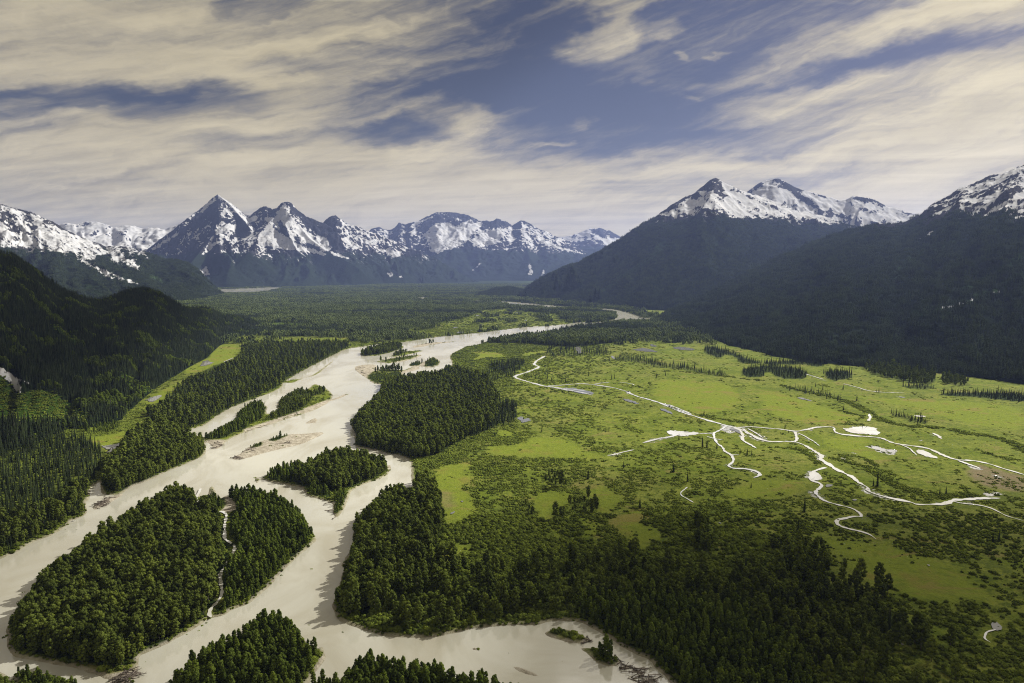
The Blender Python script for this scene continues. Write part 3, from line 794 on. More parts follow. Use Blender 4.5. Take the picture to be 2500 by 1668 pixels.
SAND *= 1 - np.clip(1.3 * np.maximum(F_C, F_P), 0, 1) * (bar & (SHORE > 1.0))
FORM = np.clip(np.maximum.reduce([F_C, F_P, F_S, FAR]), 0, 1)
for A in (F_C, F_P, F_S):
    A *= sstep(1.5, 4.0, SHORE) * sstep(1.0, 5.0, sdist) * (1 - SAND)
SHRUB *= 1 - SAND * .95
FAR *= sstep(4, 20, SHORE)

GZ = np.clip(SHORE * 0.45, -1.6, 1.3)
GZ = np.where(ROW_STEP > 6, 1.3 * np.clip(SHORE / (0.9 * ROW_STEP + 3), -1.2, 1), GZ)
GZ = GZ + 0.5 * np.clip(SHORE / 40, 0, 1) * fbm(GX / 35.0, GY / 35.0, 3) * (SHORE > 0) * (1 - sstep(900, 1800, GY)) * (sdist > 10)
GZ -= 0.25 * sstep(9, 3, sdist) * (SHORE > 6)


def grid_get(A, x, y):
    """bilinear look-up of a field at world points."""
    x, y = np.asarray(x, float), np.asarray(y, float)
    r = np.clip(np.interp(y, ROW_D, np.arange(NR)), 0, NR - 1.001)
    c = np.clip(np.interp(x / y, COL_U, np.arange(NC)), 0, NC - 1.001)
    r0, c0 = r.astype(int), c.astype(int)
    fr, fc = r - r0, c - c0
    return ((A[r0, c0] * (1 - fc) + A[r0, c0 + 1] * fc) * (1 - fr) + (A[r0 + 1, c0] * (1 - fc) + A[r0 + 1, c0 + 1] * fc) * fr)


def grid_near(A, x, y):
    r = np.clip(np.rint(np.interp(y, ROW_D, np.arange(NR))), 0, NR - 1).astype(int)
    c = np.clip(np.rint(np.interp(x / y, COL_U, np.arange(NC))), 0, NC - 1).astype(int)
    return A[r, c]


# ------------------------------------------------------------------ materials of the setting
def new_mat(name):
    m = bpy.data.materials.new(name)
    m.use_nodes = True
    nt = m.node_tree
    b = nt.nodes.get('Principled BSDF')
    return m, nt, b


def attr_node(nt, name):
    n = nt.nodes.new('ShaderNodeAttribute')
    n.attribute_name = name
    return n.outputs['Fac']


def pos_node(nt):
    return nt.nodes.new('ShaderNodeNewGeometry').outputs['Position']


def scaled(nt, vec, s):
    m = nt.nodes.new('ShaderNodeMapping')
    m.inputs['Scale'].default_value = s
    nt.links.new(vec, m.inputs[0])
    return m.outputs[0]


def bump(nt, b, h, dist, strength=1.0):
    n = nt.nodes.new('ShaderNodeBump')
    n.inputs['Distance'].default_value = dist
    n.inputs['Strength'].default_value = strength
    nt.links.new(h, n.inputs['Height'])
    nt.links.new(n.outputs[0], b.inputs['Normal'])


def ground_material():
    m, nt, b = new_mat('valley_ground')
    P = pos_node(nt)
    n1 = noise_node(nt, P, 0.02, 6, 0.6)
    n2 = noise_node(nt, P, 0.11, 5, 0.65)
    n3 = noise_node(nt, P, 0.45, 4, 0.7)
    n4 = noise_node(nt, P, 0.006, 4, 0.55)
    grass = mixc(nt, ramp(nt, n1, 0.35, 0.65), (0.112, 0.146, 0.016), (0.178, 0.200, 0.034))
    grass = mixc(nt, math_node(nt, 'MULTIPLY', ramp(nt, n4, 0.45, 0.68), 0.75), grass, (0.178, 0.180, 0.045))
    grass = mixc(nt, math_node(nt, 'MULTIPLY', ramp(nt, n2, 0.46, 0.64), 0.85), grass, (0.066, 0.092, 0.014))
    n5 = noise_node(nt, scaled(nt, P, (0.011, 0.019, 0.01)), 1.0, 6, 0.68, 0.8)
    grass = mixc(nt, math_node(nt, 'MULTIPLY', ramp(nt, n5, 0.50, 0.66), 0.8), grass, (0.088, 0.112, 0.020))
    grass = mixc(nt, math_node(nt, 'MULTIPLY', ramp(nt, n5, 0.44, 0.34), 0.7), grass, (0.185, 0.158, 0.052))
    lawn_c = mixc(nt, ramp(nt, n2, 0.40, 0.75), (0.155, 0.190, 0.023), (0.118, 0.150, 0.020))
    lawn_c = mixc(nt, math_node(nt, 'MULTIPLY', ramp(nt, n5, 0.46, 0.36), 0.75), lawn_c, (0.185, 0.150, 0.045))
    lawn_c = mixc(nt, ramp(nt, n1, 0.52, 0.72), lawn_c, (0.172, 0.155, 0.034))
    grass = mixc(nt, math_node(nt, 'MULTIPLY', ramp(nt, n3, 0.48, 0.66), 0.75), grass, (0.060, 0.084, 0.012))
    lawn_c = mixc(nt, math_node(nt, 'MULTIPLY', ramp(nt, n3, 0.50, 0.72), 0.35), lawn_c, (0.075, 0.105, 0.012))
    col = mixc(nt, math_node(nt, 'MULTIPLY', attr_node(nt, 'lawn'), 0.85), grass, lawn_c)
    shr = mixc(nt, ramp(nt, n3, 0.40, 0.65), (0.032, 0.052, 0.009), (0.085, 0.125, 0.018))
    sm = math_node(nt, 'ADD', math_node(nt, 'MULTIPLY', attr_node(nt, 'shrub'), 0.72), math_node(nt, 'MULTIPLY', math_node(nt, 'SUBTRACT', n2, 0.5), 1.1))
    col = mixc(nt, ramp(nt, sm, 0.42, 0.72), col, shr)
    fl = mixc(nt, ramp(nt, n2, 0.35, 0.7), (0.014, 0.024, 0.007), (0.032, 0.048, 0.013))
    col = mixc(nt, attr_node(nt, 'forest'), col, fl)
    mud = mixc(nt, ramp(nt, n2, 0.4, 0.7), (0.175, 0.135, 0.085), (0.14, 0.13, 0.06))
    col = mixc(nt, math_node(nt, 'MULTIPLY', attr_node(nt, 'mud'), 0.9), col, mud)
    sand = mixc(nt, ramp(nt, n2, 0.35, 0.7), (0.25, 0.22, 0.165), (0.42, 0.385, 0.305))
    sand = mixc(nt, ramp(nt, n3, 0.60, 0.74), sand, (0.12, 0.10, 0.07))
    col = mixc(nt, attr_node(nt, 'sand'), col, sand)
    wm = math_node(nt, 'ADD', attr_node(nt, 'wet'), math_node(nt, 'MULTIPLY', math_node(nt, 'SUBTRACT', noise_node(nt, P, 0.16, 6, 0.7), 0.5), 1.6))
    wet = ramp(nt, wm, 0.50, 0.70)
    col = mixc(nt, wet, col, (0.44, 0.43, 0.40))
    nt.links.new(col, b.inputs['Base Color'])
    nt.links.new(ramp(nt, wet, 0, 1, 0.95, 0.12), b.inputs['Roughness'])
    nt.links.new(ramp(nt, wet, 0, 1, 0.02, 0.9), b.inputs['Specular IOR Level'])
    bump(nt, b, math_node(nt, 'MULTIPLY', math_node(nt, 'ADD', n2, n3), math_node(nt, 'SUBTRACT', 1.0, wet)), 1.6, 0.8)
    return m


def water_material(name, base, rough, streak_amt=0.5):
    m, nt, b = new_mat(name)
    P = pos_node(nt)
    n1 = noise_node(nt, scaled(nt, P, (0.010, 0.0055, 1)), 1.0, 5, 0.6, 1.2)
    n2 = noise_node(nt, P, 0.35, 3, 0.6)
    c = mixc(nt, ramp(nt, n1, 0.35, 0.68), base, (base[0] * .78, base[1] * .75, base[2] * .68))
    nt.links.new(c, b.inputs['Base Color'])
    b.inputs['IOR'].default_value = 1.9
    b.inputs['Specular IOR Level'].default_value = 0.5
    nt.links.new(ramp(nt, n1, 0.35, 0.65, rough * 0.4, rough * 2.6), b.inputs['Roughness'])
    bump(nt, b, n2, 0.035, streak_amt)
    return m


M_GROUND = ground_material()
M_RIVER = water_material('silty_water', (0.500, 0.490, 0.415), 0.07)
M_STREAM = water_material('stream_water', (0.70, 0.70, 0.67), 0.06, 0.25)
M_POND = water_material('pond_water', (0.20, 0.20, 0.18), 0.06, 0.1)


# ground sheet split into valley floor, islands and bars
def build_ground():
    keep = GZ > -1.15
    kq = keep[:-1, :-1] | keep[1:, :-1] | keep[:-1, 1:] | keep[1:, 1:]
    isl = np.where(NEAR_ISLE, land_id, -1)
    pid = isl[:-1, :-1]
    vid = np.arange(NR * NC).reshape(NR, NC)
    q = np.stack([vid[:-1, :-1], vid[:-1, 1:], vid[1:, 1:], vid[1:, :-1]], -1)
    co = np.stack([GX, GY, GZ], -1).reshape(-1, 3)
    fields = {'lawn': LAWNM, 'shrub': SHRUB, 'forest': FORM, 'mud': MUD, 'sand': SAND, 'wet': WET}
    for pidx in range(-1, len(LAND)):
        sel = kq & (pid == pidx)
        if not sel.any():
            continue
        qq = q[sel]
        used, inv = np.unique(qq, return_inverse=True)
        name = 'valley_floor' if pidx < 0 else LAND[pidx][0]
        me = mesh_np(name, co[used], quads=inv.reshape(-1, 4), smooth=True, mat=M_GROUND)
        for k, A in fields.items():
            attr(me, k, A.ravel()[used])
        o = link(name, me)
        tag(o, kind='structure')
        if pidx < 0:
            tag(o, 'flat green valley floor of meadow, brush and woods beside the silty river')
        else:
            tag(o, ISLE_LABEL[pidx])


ISLE_LABEL = ['large tree covered island between two arms of the silty river', 'round tree covered island in the middle of the river with a thin spur',
              'long narrow wooded island along the side channel', 'pointed wooded island cut off by the lower edge of the picture', 'small wooded island in the lower corner below the large island',
              'broad wooded island along the lower edge below the river mouth', 'wooded island at the far bend of the river', 'low bushy island just below the far bend',
              'thin pale gravel bar beside the far bushy island', 'grassy gravel bar above the braided channels', 'wide braided gravel bar with dark trees in the middle',
              'bushy gravel bar at the head of the braided channels', 'long pale sand bar with driftwood and two green thickets', 'small bare triangular sand spit in open water', 'thin grey gravel spit trailing off the long island',
              'gravel bar covered in driftwood at the mouth of the inlet', 'low grassy islet in the river mouth', 'islet with tall trees and driftwood in the river mouth', 'tiny sand hump breaking the water of the river mouth',
              'dark sunken bar barely above the water of the river mouth', 'spit piled with pale driftwood at the tip of the large island']
build_ground()

# water sheet
wy0 = np.array([150.0, 500, 1200, 3000, 9000, 23500])
wco = np.array([[sx * y * 1.1, y, 0.0] for y in wy0 for sx in (-1, 0, 1)])
wq = [[r * 3 + c, r * 3 + c + 1, r * 3 + c + 4, r * 3 + c + 3] for r in range(len(wy0) - 1) for c in range(2)]
o = link('river', mesh_np('river', wco, quads=wq, mat=M_RIVER))
tag(o, 'wide silty tan river winding down the valley between wooded islands', kind='structure')


def ribbon(pts, w, z):
    d = np.gradient(pts, axis=0)
    d /= np.linalg.norm(d, axis=1)[:, None] + 1e-9
    n = np.stack([-d[:, 1], d[:, 0]], 1)
    s = np.concatenate([[0], np.cumsum(np.linalg.norm(np.diff(pts, axis=0), axis=1))])
    wid = 0.90 * w * (0.38 + 0.26 * perlin(s / 7.0, s * 0 + w) + 0.20 * perlin(s / 18.0, s * 0 + w) + 0.22 * perlin(s / 50.0, s * 0 + w * 3.1))
    wid = np.maximum(wid, w * .12)
    wid *= np.clip((s[-1] - s) / (3 * w) + 0.25, 0.25, 1)
    off = 0.25 * w * perlin(s / 30.0, s * 0 + 7.7 + w)
    a, b = pts + n * (wid + off)[:, None], pts - n * (wid - off)[:, None]
    co = np.concatenate([np.c_[a, np.full(len(a), z)], np.c_[b, np.full(len(b), z)]])
    k = len(pts)
    return co, [[i, i + 1, k + i + 1, k + i] for i in range(k - 1)]


STREAM_LABEL = ['bright meandering stream entering the top of the meadow below the spit forest', 'long bright stream winding right across the open meadow', 'thin branch leaving the end of the long meadow stream',
                'stream looping through brush down to its hidden end', 'broad bright stream crossing beside the white pond', 'short link joining the two meadow streams', 'small winding stream running off the confluence into brush',
                'pale shallow stream with a wide pool beside two lone spruces', 'short wide side arm below the confluence', 'thin curved creek in the brush', 'thin creek draining the pond in the dark meadow', 'grey stream along the foot of the dark slope',
                'straight narrow pool in the meadow', 'narrow channel mouth at the head of the large island', 'narrow bright channel cutting through the large island', 'little bright creek behind the bottomland forest', 'small bend of creek between spruce groves',
                'shallow outer thread of the stream fan below the spit forest', 'southern braid just past the stream confluence', 'short inner braid just past the stream confluence', 'faint trickle from the stream junction toward the long stream', 'faint trickle beside the long pale pond',
                'wide shallow spill beside the big eastern stream', 'tiny pool creek inside the shrub line', 'thin trickle behind the largest lone spruce', 'short spur of the small winding stream', 'thin upper thread above the long meadow stream', 'faint far thread on the upper lawn', 'middle thread of the stream fan below the spit forest']
for i, (p, w) in enumerate(STREAM_L):
    pts = smooth_poly(p, 2, False)
    for _ in range(1):
        pts = pts + np.stack([fbm(pts[:, 0] / 25, pts[:, 1] / 25, 2), fbm(pts[:, 1] / 25 + 9, pts[:, 0] / 25, 2)], 1) * 1.2
    z = np.max(grid_get(GZ, pts[:, 0], pts[:, 1])) + 0.12
    co, q = ribbon(pts, w, 1.72 + 0.012 * i)
    o = link('stream', mesh_np('stream', co, quads=q, mat=M_STREAM))
    tag(o, STREAM_LABEL[i], kind='structure')
for i, p in enumerate(POND_P):
    n = len(p)
    c = p.mean(0)
    z = 1.75 + 0.004 * i if c[1] < 4000 else 1.9
    co = np.c_[np.concatenate([p, c[None]]), np.full(n + 1, z)]
    o = link('pond', mesh_np('pond', co, tris=[[j, (j + 1) % n, n] for j in range(n)], mat=M_POND if i > 5 else M_STREAM))
    px, py = to_pix(c[0], c[1], 0)
    where = 'on the wet meadow across the far reach' if py < 815 and px > 900 else 'in the grass below the dark hill' if px < 700 else 'on the open meadow among the streams'
    tag(o, 'small shallow pond of still water ' + where, kind='structure', group='ponds ' + where)


# ------------------------------------------------------------------ hills and mountains
def mountain_material(name, rock, low, alpine, snow_n=(0.012, 0.05), far=False):
    m, nt, b = new_mat(name)
    P = pos_node(nt)
    s1, s2 = snow_n
    na = noise_node(nt, scaled(nt, P, (s1, s1, s1 * 1.8)), 1.0, 6, 0.62, 0.6)
    nb = noise_node(nt, scaled(nt, P, (s2, s2, s2 * 1.3)), 1.0, 5, 0.7)
    nc = noise_node(nt, P, s2 * 3.0, 4, 0.7)
    sv = attr_node(nt, 'snow')
    sv = math_node(nt, 'ADD', sv, math_node(nt, 'MULTIPLY', math_node(nt, 'SUBTRACT', na, 0.5), 0.35))
    sv = math_node(nt, 'ADD', sv, math_node(nt, 'MULTIPLY', math_node(nt, 'SUBTRACT', nb, 0.5), 0.7))
    snow = ramp(nt, sv, 0.44, 0.60)
    rk = mixc(nt, ramp(nt, nb, 0.3, 0.7), tuple(v * 0.6 for v in rock), tuple(v * 1.5 for v in rock))
    lw = mixc(nt, ramp(nt, nc, 0.35, 0.68), tuple(v * 0.45 for v in low), tuple(v * 1.55 for v in low))
    al = mixc(nt, ramp(nt, nb, 0.35, 0.7), tuple(v * 0.6 for v in alpine), tuple(v * 1.4 for v in alpine))
    fo = math_node(nt, 'ADD', attr_node(nt, 'forest'), math_node(nt, 'MULTIPLY', math_node(nt, 'SUBTRACT', nb, 0.5), 0.5))
    gr = math_node(nt, 'ADD', attr_node(nt, 'green'), math_node(nt, 'MULTIPLY', math_node(nt, 'SUBTRACT', nb, 0.5), 0.8))
    col = mixc(nt, ramp(nt, fo, 0.35, 0.65), rk, lw)
    col = mixc(nt, ramp(nt, gr, 0.35, 0.65), col, al)
    sc = mixc(nt, ramp(nt, na, 0.3, 0.7), (0.48, 0.478, 0.47), (0.34, 0.345, 0.355))
    col = mixc(nt, snow, col, sc)
    nt.links.new(col, b.inputs['Base Color'])
    b.inputs['Roughness'].default_value = 0.9
    b.inputs['Specular IOR Level'].default_value = 0.0
    hh = math_node(nt, 'ADD', math_node(nt, 'MULTIPLY', nb, 1.0), math_node(nt, 'MULTIPLY', nc, 0.4))
    hh = math_node(nt, 'MULTIPLY', hh, math_node(nt, 'SUBTRACT', 1.0, math_node(nt, 'MULTIPLY', snow, 0.75)))
    bump(nt, b, hh, 0.35 / s2, 0.9)
    return m


M_FAR = mountain_material('far_mountain', (0.024, 0.024, 0.027), (0.015, 0.022, 0.013), (0.030, 0.044, 0.020), (0.0045, 0.034))
M_MID = mountain_material('mid_mountain', (0.030, 0.029, 0.030), (0.016, 0.023, 0.013), (0.028, 0.046, 0.017), (0.0075, 0.05))
M_NEAR = mountain_material('near_hill', (0.04, 0.037, 0.034), (0.010, 0.015, 0.007), (0.032, 0.058, 0.010), (0.012, 0.06))


def box_blur(A, r):
    for ax in (0, 1):
        c = np.cumsum(np.pad(A, [(r + 1, r) if i == ax else (0, 0) for i in (0, 1)], mode='edge'), axis=ax)
        n = A.shape[ax]
        A = (np.take(c, np.arange(2 * r + 1, 2 * r + 1 + n), ax) - np.take(c, np.arange(0, n), ax)) / (2 * r + 1)
    return A


HILLS = {}


def mountain(key, name, label, mat, sil, ridge_d, foot_d, p=1.2, relief=0.3, lam=500.0, lam2=220.0, amp2=30.0, seed=0, spurs=(),
             snow=None, treeline=None, tree_h=0.0, snow_px=(), green_px=(), rough=1.0, step=2.8, nrow=150, skew=0.0, back=0.6, steep=1.0, lit=0.0, cap=0.75, fine=1.15, iso=0.45, streak=(60, 500, 120, 0.7), crest=0.0, rock_px=(), patch_noise=0.9):
    t = trace(sil)
    rd = np.array(ridge_d, float)
    d = np.interp(t[:, 0], rd[:, 0], rd[:, 1])
    x, y, z = dist_pt(t[:, 0], t[:, 1], d)
    z = z - tree_h
    us = x / y
    n = max(int((t[:, 0].max() - t[:, 0].min()) / step), 8)
    u = np.linspace(us[0], us[-1], n)
    zr = np.interp(u, us, z)
    dr = np.interp(u, us, d)
    zr = zr + rough * (dr / F) * (2.2 * fbm(u * 60 + seed, u * 0 + seed, 4) + 1.0 * fbm(u * 300 + seed, u * 0 + 3.3, 3))
    if isinstance(foot_d, str):
        ft = trace(foot_d)
        fx, fy = ground_pt(ft[:, 0], ft[:, 1])
        fu, fd = fx / fy, fy
    else:
        fa = np.array(foot_d, float)
        fu, fd = (fa[:, 0] - 1250.0) / F, fa[:, 1]
    df = np.interp(u, fu, fd)
    df = np.minimum(df, dr - 60.0)
    tt = np.concatenate([np.linspace(0, 1, nrow), 1 + np.linspace(0, back, 18)[1:]])
    T = np.repeat(tt[:, None], n, 1)
    DF, DR, ZR, U = df[None, :], dr[None, :], zr[None, :], np.repeat(u[None, :], len(tt), 0)
    D = DF + (DR - DF) * T
    X, Y = U * D, D
    Tc = np.clip(T, 0, 1)
    S = U * dr.mean()
    warp = 0.55 * fbm(S / lam * 0.7 + seed, Y / lam * 0.5, 3)
    g = ridged(S / lam + warp + skew * T + seed * 3.7, Tc * 0.9 + warp * .5 + seed, 3, 0.55)
    g2 = ridged(X / lam2 + seed, Y / lam2 * 0.8 + skew * T, 4, 0.55)
    env = np.sin(np.pi * np.clip(Tc, 0, 1) ** 0.85) ** 0.8 * 0.85 + 0.15 * Tc
    Z = ZR * (Tc ** p)
    Z = Z + np.maximum(ZR, 60) * relief * env * (g - 0.62) + amp2 * np.clip(Tc * 3, 0, 1) * (g2 - 0.6)
    Z = np.where(T > 1, ZR - (T - 1) * (DR - DF) * 0.55 - 25 * (T - 1) * (1 - g2), Z)
    for sp, ds, k in spurs:
        q = trace(sp)
        sx, sy, sz = dist_pt(q[:, 0], q[:, 1], np.array(ds, float))
        for i in range(len(q) - 1):
            ex, ey = sx[i + 1] - sx[i], sy[i + 1] - sy[i]
            L = ex * ex + ey * ey
            w = np.clip(((X - sx[i]) * ex + (Y - sy[i]) * ey) / L, 0, 1)
            dist = np.hypot(X - sx[i] - w * ex, Y - sy[i] - w * ey)
            dist = dist * (1 + 0.5 * (g2 - 0.6)) + 0.25 * lam2 * (0.6 - g2) * np.clip(dist / lam2, 0, 1)
            zz = sz[i] + (sz[i + 1] - sz[i]) * w - tree_h - k * dist
            h = np.clip(0.5 + 0.5 * (zz - Z) / 30.0, 0, 1)
            Z = Z * (1 - h) + zz * h + 15.0 * h * (1 - h)
    fl = np.clip(Tc / 0.04, 0, 1)
    Z = Z * fl - 10.0 * (1 - fl)
    Z = np.maximum(Z, -12.0)
    los = CAM_H + (ZR - CAM_H) * D / DR
    Z = np.where(T < 1, np.minimum(Z, los - 0.0015 * (1 - Tc) * D), np.minimum(Z, ZR - 0.15 * (D - DR)))
    # slope, hollows
    dzt = np.gradient(Z, axis=0) / np.maximum(np.gradient(D, axis=0), 1)
    dzs = np.gradient(Z, axis=1) / np.maximum(np.abs(np.gradient(S, axis=1)), 1)
    slope = np.hypot(dzt, dzs)
    hollow = (box_blur(Z, 5) - Z) / (12.0 * D / 10000 + 4)
    PX, PY = to_pix(X, Y, Z)
    sn = np.full(Z.shape, -2.0)
    if snow:
        line, width = snow
        if not isinstance(line, (int, float)):
            la = np.array(line, float)
            line = np.interp(PX, la[:, 0], la[:, 1])
        sn = np.clip((Z - line) / width, -2, cap)
        ca, sa = math.cos(math.radians(streak[0])), math.sin(math.radians(streak[0]))
        a1, a2 = S * ca + Z * sa, -S * sa + Z * ca
        lg, st_ = streak[1], streak[2]
        nz = fbm(a1 / lg + seed, a2 / st_ + 0.8 * fbm(S / lg, Z / lg, 3), 5, 0.6)
        nz2 = fbm(S / (lam2 * .55) + seed, Z / (lam2 * .40), 5, 0.6)
        nz3 = fbm(S / (lam2 * .10) + seed, Z / (lam2 * .08) + T * 5, 4, 0.65)
        env2 = sstep(-190.0, 30.0, Z - line)
        sn = sn + env2 * (streak[3] * nz + iso * nz2 + fine * nz3) + 0.22 * np.clip(hollow, -1.2, 1.2) - steep * np.clip(slope - 0.75, -0.4, 1.2) + lit * np.clip(-dzs, -1, 1)
        sn = np.clip(sn, -2, 1.5)
        sn = sn - crest * sstep(0.93, 1.0, T) * (0.5 + nz2)
    for s in snow_px:
        q = trace(s)[:, :2]
        sd = poly_sdf(PX, PY, q, 30.0)
        sd = sd + 9 * fbm(PX / 15, PY / 13 + seed, 5, 0.65)
        pm = sstep(-3.5, 3.5, sd)
        sn = np.maximum(sn, -0.6 + (1.50 + 1.15 * fbm(PX / 5, PY / 3.6 + seed, 4, 0.72) + patch_noise * fbm((PX + PY * .8) / 26, (PY - PX * .8) / 7 + seed, 4, 0.6)) * pm)
    for s in rock_px:
        q = trace(s)[:, :2]
        sd = poly_sdf(PX, PY, q, 30.0) + 16 * fbm(PX / 22, PY / 16 + seed, 5, 0.65)
        sn = sn - 0.72 * sstep(-4, 5, sd)
    fo = np.zeros(Z.shape)
    if treeline:
        fo = sstep(treeline + 130, treeline - 60, Z + 120 * fbm(X / 260, Y / 260 + seed, 3) + 60 * np.clip(-hollow, -1, 1) * 0)
    gr = np.zeros(Z.shape)
    for s in green_px:
        q = trace(s)[:, :2]
        sd = poly_sdf(PX, PY, q, 30.0)
        gr = np.maximum(gr, sstep(-4, 5, sd + 5 * fbm(PX / 12, PY / 12, 2)))
    fo = fo * (1 - sstep(0.2, 0.6, sn))
    vid = np.arange(Z.size).reshape(Z.shape)
    q = np.stack([vid[:-1, :-1], vid[:-1, 1:], vid[1:, 1:], vid[1:, :-1]], -1).reshape(-1, 4)
    co = np.stack([X, Y, Z], -1).reshape(-1, 3)
    me = mesh_np(name, co, quads=q, smooth=True, mat=mat)
    attr(me, 'snow', sn.ravel())
    attr(me, 'forest', fo.ravel())
    attr(me, 'green', gr.ravel())
    o = link(name, me)
    tag(o, label, kind='structure')
    HILLS[key] = dict(X=X, Y=Y, Z=Z, fo=fo * (1 - gr * (0.55 if mat is M_MID else 1.0)), T=T, PX=PX, PY=PY, sn=sn, gr=gr)
    return o


mountain('range', 'snow_mountain', 'distant snow covered range beyond the snowy slope above the near hill', M_FAR,
         "R1: 180,300 270,280 310,270 350,278 400,262 440,265 480,275 520,290 560,285 620,283 660,298 720,290 760,295 800,285 830,275 900,300 1000,360",
         [(60, 14500), (560, 14500)], [(60, 11000), (560, 11500)], p=1.0, relief=0.22, lam=900, lam2=500, amp2=90, seed=2.2, snow=(200, 500), cap=1.0, iso=0.9, steep=0.9, nrow=90, step=2.6)
mountain('ponds', 'snow_mountain', 'far small snow topped mountain just beside the dark pyramid shaped mountain', M_FAR,
         "R2: 120,400 200,380 250,370 300,360 350,332 400,332 450,345 500,375 600,430 700,480", [(1200, 21000), (1700, 21000)], [(1200, 17000), (1700, 17000)],
         p=1.0, relief=0.15, lam=1300, lam2=500, amp2=90, seed=5.1, snow_px=["C7: 1985,455 2050,420 2070,472 2150,482 2295,480 2200,555 2140,505 2080,485"], rock_px=["C7: 2060,420 2150,414 2230,440 2285,482 2150,480 2080,462"], snow=(900, 420), treeline=800, lit=0.3, nrow=110, step=2.5)
mountain('centre', 'snow_mountain', 'broad far mountain with a snowy bowl at the head of the valley', M_FAR,
         "R1: 1640,330 1700,300 1740,290 1780,305 1800,297 1830,268 1860,277 1880,270 1920,262 1960,240 2000,225 2050,221 2100,225 2160,240 2210,262 2250,258 2280,250 2320,265 R2: 0,315 40,297 80,310 130,340 190,360 280,405 370,455 420,490 480,530",
         [(860, 17500), (1500, 17500)], [(860, 14200), (1000, 14000), (1500, 13800)], p=1.05, relief=0.16, lam=1300, lam2=520, amp2=140, seed=8.4, snow=(700, 620), cap=0.40, iso=0.4, streak=(70, 520, 190, 0.7), treeline=640, nrow=190, step=1.9, lit=0.7, crest=0.6,
         spurs=[("R1: 2280,250 2255,330 2200,420 2150,480", (17500, 16800, 15700, 14800), .75), ("R1: 1960,240 1930,300 1980,390 2010,450", (17500, 16900, 15800, 15000), .75), ("R2: 40,297 60,380 80,470", (17500, 16300, 15000), .7)],
         snow_px=["C7: 895,440 960,372 1060,372 1120,392 1200,368 1280,368 1345,370 1290,402 1250,442 1200,502 1130,552 1050,572 960,605 920,562 900,512 880,455", "C7: 1090,310 1132,380 1120,402 1100,352", "C7: 1140,360 1245,358 1200,388",
                  "C7: 1285,442 1400,418 1495,418 1450,482 1380,532 1300,552 1240,562 1230,520", "C7: 670,490 820,372 900,340 965,328 900,362 780,420 700,485", "C7: 808,530 842,523 838,558", "C7: 1215,724 1250,690 1292,638 1278,692", "C7: 1632,658 1668,742 1622,745", "C7: 1735,698 1752,742 1718,748",
                  "C7: 1450,560 1550,540 1560,555 1480,575", "C7: 1640,440 1700,470 1800,520 1900,560 2060,605 1900,580 1780,545 1690,500"],
         rock_px=["C7: 955,322 1050,300 1090,310 1118,390 1060,368 980,368 900,412 880,452 868,402", "C7: 1100,305 1200,320 1255,352 1180,357 1110,342", "C7: 1255,435 1340,370 1400,345 1480,380 1505,402 1400,412 1300,432", "C7: 900,600 950,620 1050,580 1180,545 1250,580 1200,700 1000,700"])
